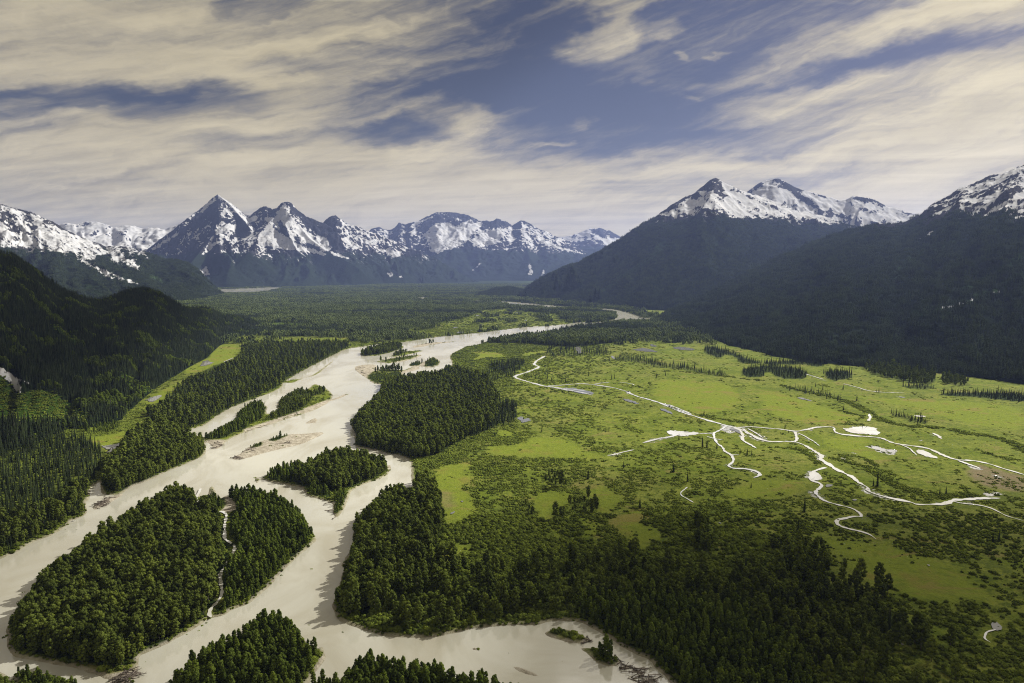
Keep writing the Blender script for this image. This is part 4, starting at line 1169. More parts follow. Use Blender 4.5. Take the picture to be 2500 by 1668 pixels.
mountain('twin', 'snow_mountain', 'jagged twin peaked snow mountain above the lake', M_FAR,
         "R1: 560,500 620,440 680,390 740,340 800,300 850,260 900,222 940,190 975,158 1000,141 1030,160 1060,180 1090,205 1120,232 1150,236 1165,218 1190,203 1220,194 1250,210 1270,206 1290,182 1310,173 1335,180 1360,205 1400,235 1440,255 1480,272 1510,245 1540,235 1565,245 1600,268 1650,290 1700,310 1760,335 1850,370 1920,400 1980,425 2050,460 2100,490 2150,522 2200,540",
         [(290, 13200), (532, 12900), (700, 12500), (820, 12800), (1000, 13000), (1180, 13300)], [(290, 9600), (560, 9500), (700, 9700), (860, 10600), (1000, 11900), (1180, 12900)],
         p=1.15, relief=0.17, lam=1100, lam2=420, amp2=130, seed=1.3, snow=(500, 700), cap=0.40, iso=0.4, streak=(38, 620, 130, 0.8), treeline=480, nrow=240, step=1.7, lit=0.85, steep=0.9, rough=1.6,
         spurs=[("R1: 1000,141 1025,215 1010,290 930,390 880,450", (12900, 12400, 11800, 10900, 10400), .8), ("R1: 1000,141 1060,190 1120,262 1150,300", (12900, 12500, 12000, 11700), .8),
                ("R1: 1310,173 1240,265 1190,320 1170,390 1150,460 1120,520", (12500, 11900, 11500, 11000, 10500, 10100), .62), ("R1: 1310,173 1350,260 1420,340 1500,400 1600,450 1680,500", (12500, 12200, 11700, 11300, 11000, 10800), .75),
                ("R1: 1540,235 1590,320 1650,400 1750,470 1850,520", (12800, 12400, 12000, 11700, 11500), .75), ("R1: 1020,560 1080,470 1150,400 1230,410", (9900, 10300, 10700, 11000), .6)],
         snow_px=["A3: 1815,28 1850,40 1900,70 1905,78 1865,70 1840,55", "A3: 1855,22 1880,35 1905,62 1880,55", "A3: 1905,22 1935,45 1968,68 1940,62",
                  "C6: 1545,172 1600,190 1660,235 1745,318 1690,318 1640,270 1600,215 1560,203", "C6: 1560,325 1610,258 1645,275 1660,305 1600,312", "C6: 1415,305 1480,230 1530,195 1545,215 1500,260 1450,302", "C6: 1310,395 1420,330 1400,355 1330,402",
                  "C6: 1045,590 1130,520 1200,480 1300,420 1270,460 1180,520 1110,572", "C6: 1370,492 1440,420 1530,340 1505,382 1425,462", "C6: 1530,425 1600,380 1705,385 1640,435 1560,475 1530,455", "C6: 1455,560 1530,510 1605,488 1580,522 1500,562",
                  "C6: 1228,588 1292,582 1260,612", "C6: 1165,558 1200,600 1180,608", "C6: 1510,600 1560,575 1540,602", "C6: 1825,490 1880,410 1920,388 1980,430 2060,480 2150,530 2260,570 2360,612 2300,610 2180,585 2050,570 1950,555 1850,540",
                  "C6: 1780,320 1845,328 1830,352 1790,372", "C6: 1870,340 1940,330 1990,372 1900,372", "C6: 1965,292 2030,228 2050,290 2110,370 2190,450 2280,505 2360,560 2360,600 2250,548 2150,488 2080,436 2010,385 1955,325",
                  "C6: 1420,712 1470,692 1495,745 1465,758", "C7: 110,430 170,408 212,490 205,570 160,545", "C7: 245,358 300,400 270,412", "C7: 300,478 345,480 425,540 455,585 370,562 310,512", "C7: 420,480 500,500 560,560 650,560 760,592 690,632 600,592 500,542",
                  "C7: -10,410 60,440 130,500 170,560 250,580 380,635 300,628 150,570 -10,490"],
         rock_px=["C6: 2065,245 2120,280 2250,350 2380,420 2380,520 2290,470 2190,400 2105,330", "C6: 1800,302 1860,258 1950,268 1965,322 1850,300", "C6: 1485,262 1538,205 1572,255 1530,322 1440,402 1300,425 1400,318", "C7: 172,372 260,322 300,382 245,402 300,472 285,562 335,605 230,545 205,430",
                  "C6: 1540,330 1700,330 1790,380 1760,470 1650,470 1700,390 1600,375"])
mountain('gully', 'snow_mountain', 'snow streaked mountain with a long white gully behind the near wooded hill', M_MID,
         "R1: -160,140 -60,165 0,184 60,196 140,221 180,236 240,263 300,301 360,329 420,353 480,373 560,378 600,384 680,410 740,430 800,440 860,455 900,480 930,510 960,540 990,570 1020,592 1045,606",
         [(-90, 8600), (0, 8500), (250, 8200), (400, 7900), (560, 7260)], [(-90, 5200), (250, 5000), (420, 5400), (500, 5950), (545, 7150), (570, 7200)],
         p=1.15, relief=0.26, lam=560, lam2=260, amp2=55, seed=4.7, snow=([(0, 540), (200, 420), (330, 330), (450, 700)], 240), cap=0.55, iso=0.7, streak=(-50, 300, 60, 1.3), crest=0.7, patch_noise=2.0,
         rock_px=["C6: -10,310 60,300 110,330 160,420 150,480 90,440 20,380", "C6: 150,300 210,330 260,410 240,430 180,380", "C6: 290,360 340,360 390,430 350,430", "C6: 200,440 300,500 340,540 260,510"], treeline=430, nrow=190, step=2.2, skew=0.6, tree_h=0,
         snow_px=["C6: -10,255 100,272 200,302 300,332 400,402 500,452 600,482 700,522 750,562 800,602 760,600 700,602 650,652 600,642 520,592 400,592 300,562 150,552 -10,552", "C6: 760,570 850,600 930,640 1010,705 1000,722 920,690 830,640", "C6: 500,590 600,640 700,700 800,750 880,790 780,772 680,712 560,642", "A6: 790,0 830,-20 900,10 960,60 1080,100 1150,140 1220,160 1320,195 1335,222 1210,195 1130,160 1050,125 940,85 880,40", "A6: 1195,0 1240,-15 1310,15 1370,75 1340,95 1270,60", "A6: 615,55 632,55 632,85 620,80"],
         green_px=["A6: 800,200 880,150 940,180 990,250 1005,320 940,345 880,310 830,270", "A6: 1380,90 1480,130 1560,180 1660,215 1560,200 1440,150", "A6: 1640,330 1700,350 1820,390 1860,410 1740,390"])
mountain('second', 'snow_mountain', 'smooth snow covered peak behind the dark pyramid shaped mountain', M_MID,
         "R2: 900,260 1000,215 1075,162 1110,140 1150,120 1190,107 1220,105 1250,118 1290,140 1340,160 1400,175 1460,190 1510,205 1540,195 1560,185 1600,190 1650,195 1690,215 1720,235 1770,245 1830,265 1870,268 1950,290 2050,340 2150,400",
         [(1700, 9900), (2420, 9900)], [(1700, 7800), (2420, 7600)], p=0.95, relief=0.20, lam=620, lam2=330, amp2=55, seed=6.2, snow=(300, 300), cap=0.95, iso=0.9, streak=(-35, 420, 90, 0.9), nrow=130, step=2.2, steep=0.9,
         rock_px=["R2: 1195,105 1225,103 1290,138 1350,190 1400,235 1390,250 1340,215 1290,180 1240,150 1200,125", "R2: 1535,192 1600,188 1660,195 1715,232 1640,215 1560,205", "R2: 1390,240 1460,255 1530,275 1570,300 1500,285 1420,262", "R2: 1080,165 1115,140 1150,122 1140,150 1100,170", "R2: 1540,225 1640,240 1700,262 1620,258"],
         snow_px=["R2: 1110,150 1190,125 1260,150 1330,200 1300,230 1200,200 1110,175", "R2: 1300,160 1500,215 1700,240 1780,280 1700,300 1560,280 1400,225"])
mountain('pyramid', 'snow_mountain', 'dark pyramid shaped mountain with a snow capped summit beside the river bend', M_MID,
         "R2: -20,665 20,640 60,610 130,560 200,530 270,500 330,475 400,435 460,405 520,365 580,325 640,290 700,245 760,210 820,175 870,140 910,111 935,102 960,115 1000,135 1040,155 1075,168 1130,178 1200,210 1270,235 1340,255 1420,275 1500,296 1570,318 1660,350 1760,400 1860,460 1950,540",
         [(1235, 6700), (1260, 6800), (1400, 7100), (1747, 7600), (1820, 7900), (2000, 7900), (2290, 7600)], [(1235, 6600), (1262, 6500), (1420, 5500), (1570, 4650), (1650, 4500), (1800, 4500), (2000, 4900), (2290, 5600)],
         p=1.05, relief=0.13, lam=620, lam2=280, amp2=50, seed=3.9, snow=(745, 110), cap=0.9, iso=0.6, streak=(-20, 420, 70, 0.75), treeline=735, nrow=220, step=2.1, steep=0.7,
         rock_px=["R2: 540,350 640,285 760,205 870,136 935,96 962,120 985,185 950,200 925,160 880,160 860,185 800,205 740,250 680,290 600,345"],
         spurs=[("R2: 935,102 945,190 880,290 780,420 700,540 640,650", (7600, 7300, 6900, 6200, 5600, 5000), .55), ("R2: 1340,255 1230,330 1180,400 1120,500 1080,600", (7900, 7300, 6700, 6100, 5600), .5)],
         green_px=["R2: 690,390 740,400 640,490 520,560 420,630 400,630 480,560 600,480"])
mountain('wooded', 'wooded_hill', 'low wooded hill at the foot of the dark pyramid shaped mountain by the far reach', M_MID,
         "A2: 40,190 160,160 280,125 420,80 560,64 640,82 720,105 900,180", [(1100, 7500), (1340, 7300)], [(1100, 6700), (1340, 6600)], p=0.9, relief=0.2, lam=260, lam2=160, amp2=10, seed=9.1, treeline=900, tree_h=14, nrow=40, step=3)
mountain('slope', 'snow_mountain', 'great dark wooded slope with wind striped snow on its high ridge', M_MID,
         "R2: 640,748 700,722 800,672 900,627 1000,577 1100,522 1200,472 1300,432 1400,387 1450,367 1520,342 1600,327 1700,307 1800,302 1830,287 1870,267 1900,241 1940,211 2000,181 2060,141 2120,121 2180,86 2240,71 2300,51 2350,36 2420,10 2520,-30 2700,-80 2900,-120",
         [(1590, 4050), (1622, 4250), (1835, 4900), (1995, 5200), (2223, 5300), (2500, 5000), (2800, 4900)], "R2: 600,735 680,762 800,810 1000,885 1200,940 1400,975 1600,985 1900,1000 2350,1060 2600,1095 2900,1130",
         p=1.1, relief=0.17, lam=640, lam2=260, amp2=52, seed=7.7, snow=([(1600, 900), (2100, 760), (2250, 620), (2500, 560), (2800, 560)], 130), cap=0.55, iso=0.7, streak=(24, 520, 46, 1.5), treeline=560, nrow=230, step=2.2, tree_h=8, steep=0.6,
         spurs=[("R2: 1120,760 1250,722 1350,662 1450,632 1520,637 1600,672 1700,722 1760,772", (3000, 3150, 3250, 3300, 3300, 3250, 3150, 3050), .5),
                ("R2: 1830,287 1750,400 1660,500 1560,560 1500,600", (5300, 4800, 4300, 3900, 3600), .4), ("R2: 2350,36 2250,250 2150,380 2050,480 1950,560", (5000, 4500, 4100, 3700, 3400), .4)],
         snow_px=["R2: 1960,698 2040,680 2120,654 2130,658 2060,688 1975,704", "R2: 2200,632 2245,615 2240,625 2205,638", "R2: 1810,390 1825,388 1820,398", "R2: 1850,395 1900,365 1930,345 1935,352 1890,385"],
         green_px=["R2: 1780,720 1900,700 2050,660 2200,610 2350,520 2350,570 2230,625 2100,680 1950,730 1850,740", "R2: 1730,560 1800,480 1900,400 2100,380 2000,420 1850,470 1760,580", "R2: 2050,600 2200,540 2350,430 2350,470 2200,570 2080,640"])
mountain('edge', 'wooded_hill', 'dark spruce covered hill at the edge of the picture beyond the meadow', M_NEAR,
         "R2: 1620,860 1700,800 1760,777 1850,747 1960,737 2060,712 2150,672 2250,612 2350,587 2500,542 2650,505 2850,470", [(2100, 2500), (2200, 2650), (2500, 2700), (2800, 2700)],
         "R2: 1600,985 1900,1002 2350,1062 2600,1097 2900,1135", p=1.0, relief=0.18, lam=260, lam2=150, amp2=10, seed=10.3, treeline=3000, nrow=110, step=3.2, tree_h=14)
mountain('near', 'wooded_hill', 'steep dark spruce covered hill with an avalanche snow patch beside the river flats', M_NEAR,
         "R1: -300,310 -150,345 -60,372 0,392 40,397 100,432 160,472 220,512 280,552 340,582 400,607 450,617 500,602 560,577 620,565 680,567 740,587 790,622 830,642 880,652 960,657 1010,682 1080,687 1150,702 1200,722 1250,747 1290,770",
         [(-160, 2150), (0, 2350), (150, 2600), (330, 3000), (420, 3150), (540, 3300), (665, 3450), (700, 3500)],
         "S: -300,1180 -100,1150 0,1125 120,1085 300,1045 345,990 425,928 505,880 548,840 620,812 672,797 700,790", p=1.05, relief=0.30, lam=300, lam2=150, amp2=16, seed=12.6, treeline=3000, nrow=190, step=2.6, tree_h=13, skew=-0.8,
         snow_px=["A6: -60,985 0,1000 80,1040 130,1075 200,1110 300,1160 380,1203 340,1192 200,1145 178,1140 200,1180 212,1250 170,1250 120,1190 40,1110 -60,1080", "A6: 40,90 80,130 130,165 110,170 60,130", "A6: 200,232 235,250 215,252"],
         green_px=["A6: -80,1090 0,1100 40,1115 150,1260 220,1255 380,1210 520,1260 640,1330 900,1500 500,1540 -80,1500", "A6: 0,60 120,150 260,250 250,270 100,200 0,110", "A6: 470,575 560,620 700,720 785,790 700,790 600,700 500,620",
                   "A6: 1040,480 1080,480 1130,640 1160,720 1110,710 1060,600", "A6: 1300,920 1420,930 1560,1010 1700,1010 1620,1040 1400,980", "A6: 1090,1020 1250,1090 1380,1180 1500,1250 1350,1250 1200,1130", "A6: 1690,560 1750,620 1800,690 1760,690 1700,620",
                   "A6: 1080,730 1160,760 1280,850 1250,860 1130,800", "A6: 780,820 900,870 1080,900 1000,910 850,870"])


# ------------------------------------------------------------------ plants
def leaf_material(name, c, hue=0.5, trans=0.25, patch=0.02):
    m = bpy.data.materials.new(name)
    m.use_nodes = True
    nt = m.node_tree
    nt.nodes.remove(nt.nodes['Principled BSDF'])
    out = nt.nodes['Material Output']
    oi = nt.nodes.new('ShaderNodeObjectInfo')
    tcn = nt.nodes.new('ShaderNodeTexCoord')
    n1 = noise_node(nt, tcn.outputs['Object'], 0.9, 3, 0.6)
    n2 = noise_node(nt, oi.outputs['Location'], patch, 3, 0.6)
    v = math_node(nt, 'ADD', math_node(nt, 'MULTIPLY', oi.outputs['Random'], 0.75), math_node(nt, 'MULTIPLY', n1, 0.55))
    v = math_node(nt, 'ADD', v, math_node(nt, 'MULTIPLY', math_node(nt, 'SUBTRACT', n2, 0.5), 1.0))
    a = tuple(q * 0.45 for q in c)
    b2 = (c[0] * 1.85, c[1] * 1.70, c[2] * 1.45)
    col = mixc(nt, ramp(nt, v, 0.15, 1.1, smooth=False), a, b2)
    col = mixc(nt, math_node(nt, 'MULTIPLY', ramp(nt, oi.outputs['Random'], 0.72, 1.0), hue), col, (c[0] * 1.7, c[1] * 1.5, c[2] * 0.9))
    d = nt.nodes.new('ShaderNodeBsdfDiffuse')
    tr = nt.nodes.new('ShaderNodeBsdfTranslucent')
    nt.links.new(col, d.inputs[0])
    nt.links.new(mixc(nt, 1.0, col, (1.25, 1.35, 0.6), 'MULTIPLY'), tr.inputs[0])
    mx = nt.nodes.new('ShaderNodeMixShader')
    mx.inputs[0].default_value = trans
    nt.links.new(d.outputs[0], mx.inputs[1])
    nt.links.new(tr.outputs[0], mx.inputs[2])
    nt.links.new(mx.outputs[0], out.inputs[0])
    return m


M_COTTON = leaf_material('cottonwood_leaves', (0.080, 0.108, 0.025))
M_POPLAR = leaf_material('poplar_leaves', (0.080, 0.115, 0.024))
M_SPRUCE = leaf_material('spruce_needles', (0.021, 0.031, 0.014), 0.25, 0.08)
M_SHRUB = leaf_material('shrub_leaves', (0.105, 0.142, 0.028), 0.5, 0.3)
M_FARWOOD = leaf_material('far_leaves', (0.076, 0.104, 0.037), 0.3, 0.15, 0.004)
M_BARK = bpy.data.materials.new('grey_bark')
M_BARK.use_nodes = True
_b = M_BARK.node_tree.nodes['Principled BSDF']
_n = noise_node(M_BARK.node_tree, M_BARK.node_tree.nodes.new('ShaderNodeTexCoord').outputs['Object'], 3.0, 4)
M_BARK.node_tree.links.new(mixc(M_BARK.node_tree, _n, (0.06, 0.05, 0.04), (0.20, 0.17, 0.14)), _b.inputs['Base Color'])
_b.inputs['Roughness'].default_value = 0.9

_phi = (1 + 5 ** .5) / 2
ICO_V = np.array([(-1, _phi, 0), (1, _phi, 0), (-1, -_phi, 0), (1, -_phi, 0), (0, -1, _phi), (0, 1, _phi), (0, -1, -_phi), (0, 1, -_phi), (_phi, 0, -1), (_phi, 0, 1), (-_phi, 0, -1), (-_phi, 0, 1)], float)
ICO_V /= np.linalg.norm(ICO_V[0])
ICO_F = np.array([(0, 11, 5), (0, 5, 1), (0, 1, 7), (0, 7, 10), (0, 10, 11), (1, 5, 9), (5, 11, 4), (11, 10, 2), (10, 7, 6), (7, 1, 8), (3, 9, 4), (3, 4, 2), (3, 2, 6), (3, 6, 8), (3, 8, 9), (4, 9, 5), (2, 4, 11), (6, 2, 10), (8, 6, 7), (9, 8, 1)])


def ico_sub(v, f):
    v = list(map(tuple, v))
    cache, out = {}, []

    def mid(a, b):
        k = (min(a, b), max(a, b))
        if k not in cache:
            m = np.array(v[a]) + np.array(v[b])
            m /= np.linalg.norm(m)
            cache[k] = len(v)
            v.append(tuple(m))
        return cache[k]
    for a, b, c in f:
        x, y, z = mid(a, b), mid(b, c), mid(c, a)
        out += [(a, x, z), (b, y, x), (c, z, y), (x, y, z)]
    return np.array(v), np.array(out)


ICO1_V, ICO1_F = ico_sub(ICO_V, ICO_F)


class Builder:
    def __init__(self):
        self.v, self.t, self.n = [], [], 0

    def add(self, v, t):
        self.v.append(np.asarray(v, float))
        self.t.append(np.asarray(t, int) + self.n)
        self.n += len(v)

    def lobe(self, c, r, rng, fine=True, jit=0.22):
        V, T = (ICO1_V, ICO1_F) if fine else (ICO_V, ICO_F)
        k = 1 + rng.normal(0, jit, (len(V), 1))
        self.add(V * k * np.asarray(r) + np.asarray(c), T)

    def leaves(self, cs, nrm, size, rng):
        n = len(cs)
        a = rng.normal(size=(n, 3))
        a -= (a * nrm).sum(1)[:, None] * nrm * 0.6
        a /= np.linalg.norm(a, axis=1)[:, None]
        b = np.cross(nrm, a)
        b /= np.linalg.norm(b, axis=1)[:, None] + 1e-9
        s = size * rng.uniform(0.6, 1.3, (n, 1))
        v = np.stack([cs - a * s, cs + b * s * .7 + nrm * s * .3, cs + a * s, cs - b * s * .7 + nrm * s * .2], 1).reshape(-1, 3)
        i = np.arange(n)[:, None] * 4
        self.add(v, np.concatenate([i + [0, 1, 2], i + [0, 2, 3]]))

    def tube(self, pts, rad, sides=6):
        pts = np.asarray(pts, float)
        k = len(pts)
        an = np.arange(sides) / sides * 2 * np.pi
        d = np.gradient(pts, axis=0)
        d /= np.linalg.norm(d, axis=1)[:, None]
        up = np.where(np.abs(d[:, 2:3]) > .9, [[1., 0, 0]], [[0., 0, 1]])
        x = np.cross(d, up)
        x /= np.linalg.norm(x, axis=1)[:, None]
        y = np.cross(d, x)
        rad = np.asarray(rad, float)
        v = pts[:, None] + rad[:, None, None] * (np.cos(an)[None, :, None] * x[:, None] + np.sin(an)[None, :, None] * y[:, None])
        t = []
        for i in range(k - 1):
            for j in range(sides):
                a, b = i * sides + j, i * sides + (j + 1) % sides
                t += [(a, b, b + sides), (a, b + sides, a + sides)]
        for j in range(1, sides - 1):
            t += [(0, j + 1, j), ((k - 1) * sides, (k - 1) * sides + j, (k - 1) * sides + j + 1)]
        self.add(v.reshape(-1, 3), t)

    def mesh(self, name, mat, smooth=False):
        return mesh_np(name, np.concatenate(self.v), tris=np.concatenate(self.t), mat=mat, smooth=smooth)


def round_crown(rng, h, r, z0, nl, lr, leaf, nleaf, pointed=0.0):
    b = Builder()
    cs, rs = [], []
    for i in range(nl):
        f = (i + 0.5) / nl
        zz = z0 + (h - z0 - lr * .6) * f ** 0.85
        prof = math.sin(math.pi * min(0.98, 0.18 + 0.72 * f)) ** 0.7
        if pointed:
            prof = prof * (1 - pointed) + pointed * (1 - f) ** 0.75 * min(1, f * 6 + .4)
        a = i * 2.399 + rng.uniform(-.5, .5)
        rad = max(0.0, r * prof - lr * 0.55) * rng.uniform(0.75, 1.12)
        c = np.array([rad * math.cos(a), rad * math.sin(a), zz + rng.uniform(-.06, .06) * h])
        s = lr * rng.uniform(0.7, 1.25) * (0.6 + 0.4 * prof)
        b.lobe(c, (s, s, s * rng.uniform(.75, 1.05)), rng)
        cs.append(c)
        rs.append(s)
    cs, rs = np.array(cs), np.array(rs)
    k = rng.integers(0, nl, nleaf)
    d = rng.normal(size=(nleaf, 3))
    d[:, 2] = np.abs(d[:, 2]) * .9 - .2
    d /= np.linalg.norm(d, axis=1)[:, None]
    b.leaves(cs[k] + d * rs[k][:, None] * rng.uniform(.9, 1.45, (nleaf, 1)), d, leaf, rng)
    return b


def trunk_mesh(rng, h, r0, limbs, spread, sides=6):
    b = Builder()
    lean = rng.uniform(-.03, .03, 2) * h
    pts = [(lean[0] * f * f, lean[1] * f * f, h * f) for f in (0, .25, .5, .75, 1.0)]
    b.tube(pts, [r0, r0 * .8, r0 * .62, r0 * .4, r0 * .12], sides)
    for i in range(limbs):
        f = rng.uniform(.3, .85)
        a = rng.uniform(0, 6.28)
        p0 = np.array([lean[0] * f * f, lean[1] * f * f, h * f])
        L = spread * rng.uniform(.6, 1.0)
        p1 = p0 + np.array([math.cos(a) * L * .5, math.sin(a) * L * .5, L * .45])
        p2 = p0 + np.array([math.cos(a) * L, math.sin(a) * L, L * .75])
        b.tube([p0, p1, p2], [r0 * .35, r0 * .22, r0 * .07], 4)
    return b


def spruce_crown(rng, h, r, tiers, br, z0=0.6, narrow=0.0):
    b = Builder()
    for i in range(tiers):
        f = i / (tiers - 1)
        z = z0 + (h - z0) * (f ** 0.92) * .97
        R = r * (1 - f) ** (0.8 + narrow) * rng.uniform(.85, 1.12) + 0.12
        drop = R * 0.45
        th = (h - z0) / tiers * 1.35
        n = br if f < .7 else max(5, br - 3)
        a0 = rng.uniform(0, 6.28)
        v = [(0, 0, z + th)]
        for j in range(n):
            a = a0 + j / n * 6.283
            k = R * rng.uniform(.72, 1.18)
            am = a + 3.1416 / n
            v.append((k * math.cos(a), k * math.sin(a), z - drop * rng.uniform(.6, 1.2)))
            v.append((k * .50 * math.cos(am), k * .50 * math.sin(am), z + th * .15))
        t = []
        for j in range(2 * n):
            t.append((0, 1 + j, 1 + (j + 1) % (2 * n)))
        b.add(v, t)
    return b


PROTO = {}


def protos():
    rng = np.random.default_rng(21)
    lists = {'c': [], 'p': [], 's': [], 'h': []}
    for i in range(5):
        h = 20 * rng.uniform(.92, 1.08)
        lists['c'].append((round_crown(rng, h, 4.1 * rng.uniform(.85, 1.12), 4.0, 26, 1.55, .72, 300).mesh('cottonwood_crown', M_COTTON),
                           trunk_mesh(rng, h * .86, .36, 7, 4.0).mesh('cottonwood_trunk', M_BARK)))
    for i in range(4):
        h = 16.5 * rng.uniform(.92, 1.08)
        lists['p'].append((round_crown(rng, h, 3.0 * rng.uniform(.88, 1.12), 1.5, 30, 1.2, .6, 300, pointed=.30).mesh('poplar_crown', M_POPLAR),
                           trunk_mesh(rng, h * .88, .24, 5, 2.4).mesh('poplar_trunk', M_BARK)))
    for i in range(4):
        h = 18 * rng.uniform(.9, 1.1)
        lists['s'].append((spruce_crown(rng, h, 2.5 * rng.uniform(.85, 1.15), 11, 9, 1.2, .1).mesh('spruce_crown', M_SPRUCE),
                           trunk_mesh(rng, h * .93, .26, 0, 1.0).mesh('spruce_trunk', M_BARK)))
    for i in range(4):
        b = Builder()
        for j in range(7):
            a, q = rng.uniform(0, 6.28), rng.uniform(.3, 1.5)
            s = rng.uniform(.7, 1.15)
            c = (q * math.cos(a), q * math.sin(a), s * rng.uniform(.6, 1.3))
            b.lobe(c, (s, s, s * .9), rng, True, .26)
        n = 60
        d = rng.normal(size=(n, 3))
        d[:, 2] = np.abs(d[:, 2])
        d /= np.linalg.norm(d, axis=1)[:, None]
        b.leaves(d * [1.9, 1.9, 1.9] + [0, 0, .5], d, .38, rng)
        st = Builder()
        for j in range(5):
            a = rng.uniform(0, 6.28)
            st.tube([(0, 0, -.2), (math.cos(a) * .5, math.sin(a) * .5, .8), (math.cos(a) * 1.0, math.sin(a) * 1.0, 1.7)], [.07, .05, .02], 4)
        lists['h'].append((b.mesh('shrub_foliage', M_SHRUB), st.mesh('shrub_stems', M_BARK)))
    return lists


PRO = protos()


def merged(name, *mes):
    """an unlinked object holding joined copies: a source for the uncountable masses."""
    vs, ts, mi, off = [], [], [], 0
    mats = []
    for me in mes:
        v = np.empty(len(me.vertices) * 3, np.float32)
        me.vertices.foreach_get('co', v)
        t = np.empty(len(me.loops), np.int32)
        me.loops.foreach_get('vertex_index', t)
        vs.append(v.reshape(-1, 3))
        ts.append(t.reshape(-1, 3) + off)
        off += len(me.vertices)
        if me.materials[0] not in mats:
            mats.append(me.materials[0])
        mi.append(np.full(len(me.polygons), mats.index(me.materials[0]), np.int32))
    me = mesh_np(name, np.concatenate(vs), tris=np.concatenate(ts))
    for m in mats:
        me.materials.append(m)
    me.polygons.foreach_set('material_index', np.concatenate(mi))
    return bpy.data.objects.new(name, me)


def clump(name, kind, rng, n, area, mat):
    b = Builder()
    for i in range(n):
        x, y = rng.uniform(-area, area, 2)
        sc = rng.uniform(.75, 1.15)
        if kind == 's' or (kind == 'm' and rng.random() < .5):
            h, r = 17 * sc, 2.6 * sc
            for f0, f1, k in ((0.06, .55, 1.0), (.32, .8, .72), (.58, 1.0, .45)):
                m = 6
                a = np.arange(m) / m * 6.283 + rng.uniform(0, 6)
                rr = r * k * rng.uniform(.8, 1.15, m)
                v = np.concatenate([[[x, y, h * f1]], np.c_[x + rr * np.cos(a), y + rr * np.sin(a), np.full(m, h * f0) + rng.uniform(-.6, .6, m)]])
                b.add(v, [(0, 1 + j, 1 + (j + 1) % m) for j in range(m)])
        else:
            h, r = 17 * sc, 3.6 * sc
            for q in range(4):
                a = rng.uniform(0, 6.28)
                s = r * rng.uniform(.5, .75)
                b.lobe((x + math.cos(a) * r * .45, y + math.sin(a) * r * .45, h * (.38 + .19 * q)), (s, s, s * 1.1), rng, q > 1, .2)
    return bpy.data.objects.new(name, b.mesh(name, mat))


_r = np.random.default_rng(77)
SRC = {'c': [merged('cottonwood_source', *m) for m in PRO['c']], 'p': [merged('poplar_source', *m) for m in PRO['p']],
       's': [merged('spruce_source', *m) for m in PRO['s']], 'h': [merged('shrub_source', *m) for m in PRO['h']],
       'S': [clump('spruce_clump_source', 's', _r, 9, 11, M_SPRUCE) for _ in range(4)],
       'M': [clump('mixed_clump_source', 'm', _r, 9, 12, M_FARWOOD) for _ in range(4)],
       'H': []}
for _ in range(4):
    b = Builder()
    for j in range(9):
        x, y = _r.uniform(-4.5, 4.5, 2)
        s = _r.uniform(.8, 1.6)
        b.lobe((x, y, s * .7), (s * 1.15, s * 1.15, s), _r, True, .25)
    SRC['H'].append(bpy.data.objects.new('brush_source', b.mesh('brush_source', M_SHRUB)))


def scatter_group(name, sources):
    ng = bpy.data.node_groups.new(name, 'GeometryNodeTree')
    ng.interface.new_socket('Geometry', in_out='INPUT', socket_type='NodeSocketGeometry')
    ng.interface.new_socket('Geometry', in_out='OUTPUT', socket_type='NodeSocketGeometry')
    gi, go = ng.nodes.new('NodeGroupInput'), ng.nodes.new('NodeGroupOutput')
    jn = ng.nodes.new('GeometryNodeJoinGeometry')
    for o in sources:
        oi = ng.nodes.new('GeometryNodeObjectInfo')
        oi.inputs['Object'].default_value = o
        oi.inputs['As Instance'].default_value = True
        ng.links.new(oi.outputs['Geometry'], jn.inputs[0])
    ip = ng.nodes.new('GeometryNodeInstanceOnPoints')
    ng.links.new(gi.outputs[0], ip.inputs['Points'])
    ng.links.new(jn.outputs[0], ip.inputs['Instance'])
    ip.inputs['Pick Instance'].default_value = True

    def na(nm, typ):
        n = ng.nodes.new('GeometryNodeInputNamedAttribute')
        n.data_type = typ
        n.inputs['Name'].default_value = nm
        return n.outputs['Attribute']
    ng.links.new(na('idx', 'INT'), ip.inputs['Instance Index'])
    rc = ng.nodes.new('ShaderNodeCombineXYZ')
    ng.links.new(na('rot', 'FLOAT'), rc.inputs[2])
    ng.links.new(rc.outputs[0], ip.inputs['Rotation'])
    ng.links.new(na('scl', 'FLOAT_VECTOR'), ip.inputs['Scale'])
    ng.links.new(ip.outputs[0], go.inputs[0])
    return ng


def stuff(name, label, kind, pts, scl, rng):
    if len(pts) == 0:
        return
    me = bpy.data.meshes.new(name)
    me.vertices.add(len(pts))
    me.vertices.foreach_set('co', np.asarray(pts, np.float32).ravel())
    a = me.attributes.new('rot', 'FLOAT', 'POINT')
    a.data.foreach_set('value', rng.uniform(0, 6.28, len(pts)).astype(np.float32))
    a = me.attributes.new('idx', 'INT', 'POINT')
    a.data.foreach_set('value', rng.integers(0, len(SRC[kind]), len(pts)).astype(np.int32))
    a = me.attributes.new('scl', 'FLOAT_VECTOR', 'POINT')
    a.data.foreach_set('vector', np.asarray(scl, np.float32).ravel())
    o = link(name, me)
    md = o.modifiers.new('scatter', 'NODES')
    md.node_group = scatter_group(name, SRC[kind])
    tag(o, label, kind='stuff')
    print(name, len(pts))


def jitter_grid(d0, d1, s, rng, umax=0.84):
    ys = np.arange(d0, d1, s)
    out = []
    for y in ys:
        xs = np.arange(-umax * y, umax * y, s)
        out.append(np.stack([xs, np.full(len(xs), y)], 1))
    p = np.concatenate(out)
    p += rng.uniform(-.46, .46, p.shape) * s
    return p[p[:, 1] > d0 * .97]


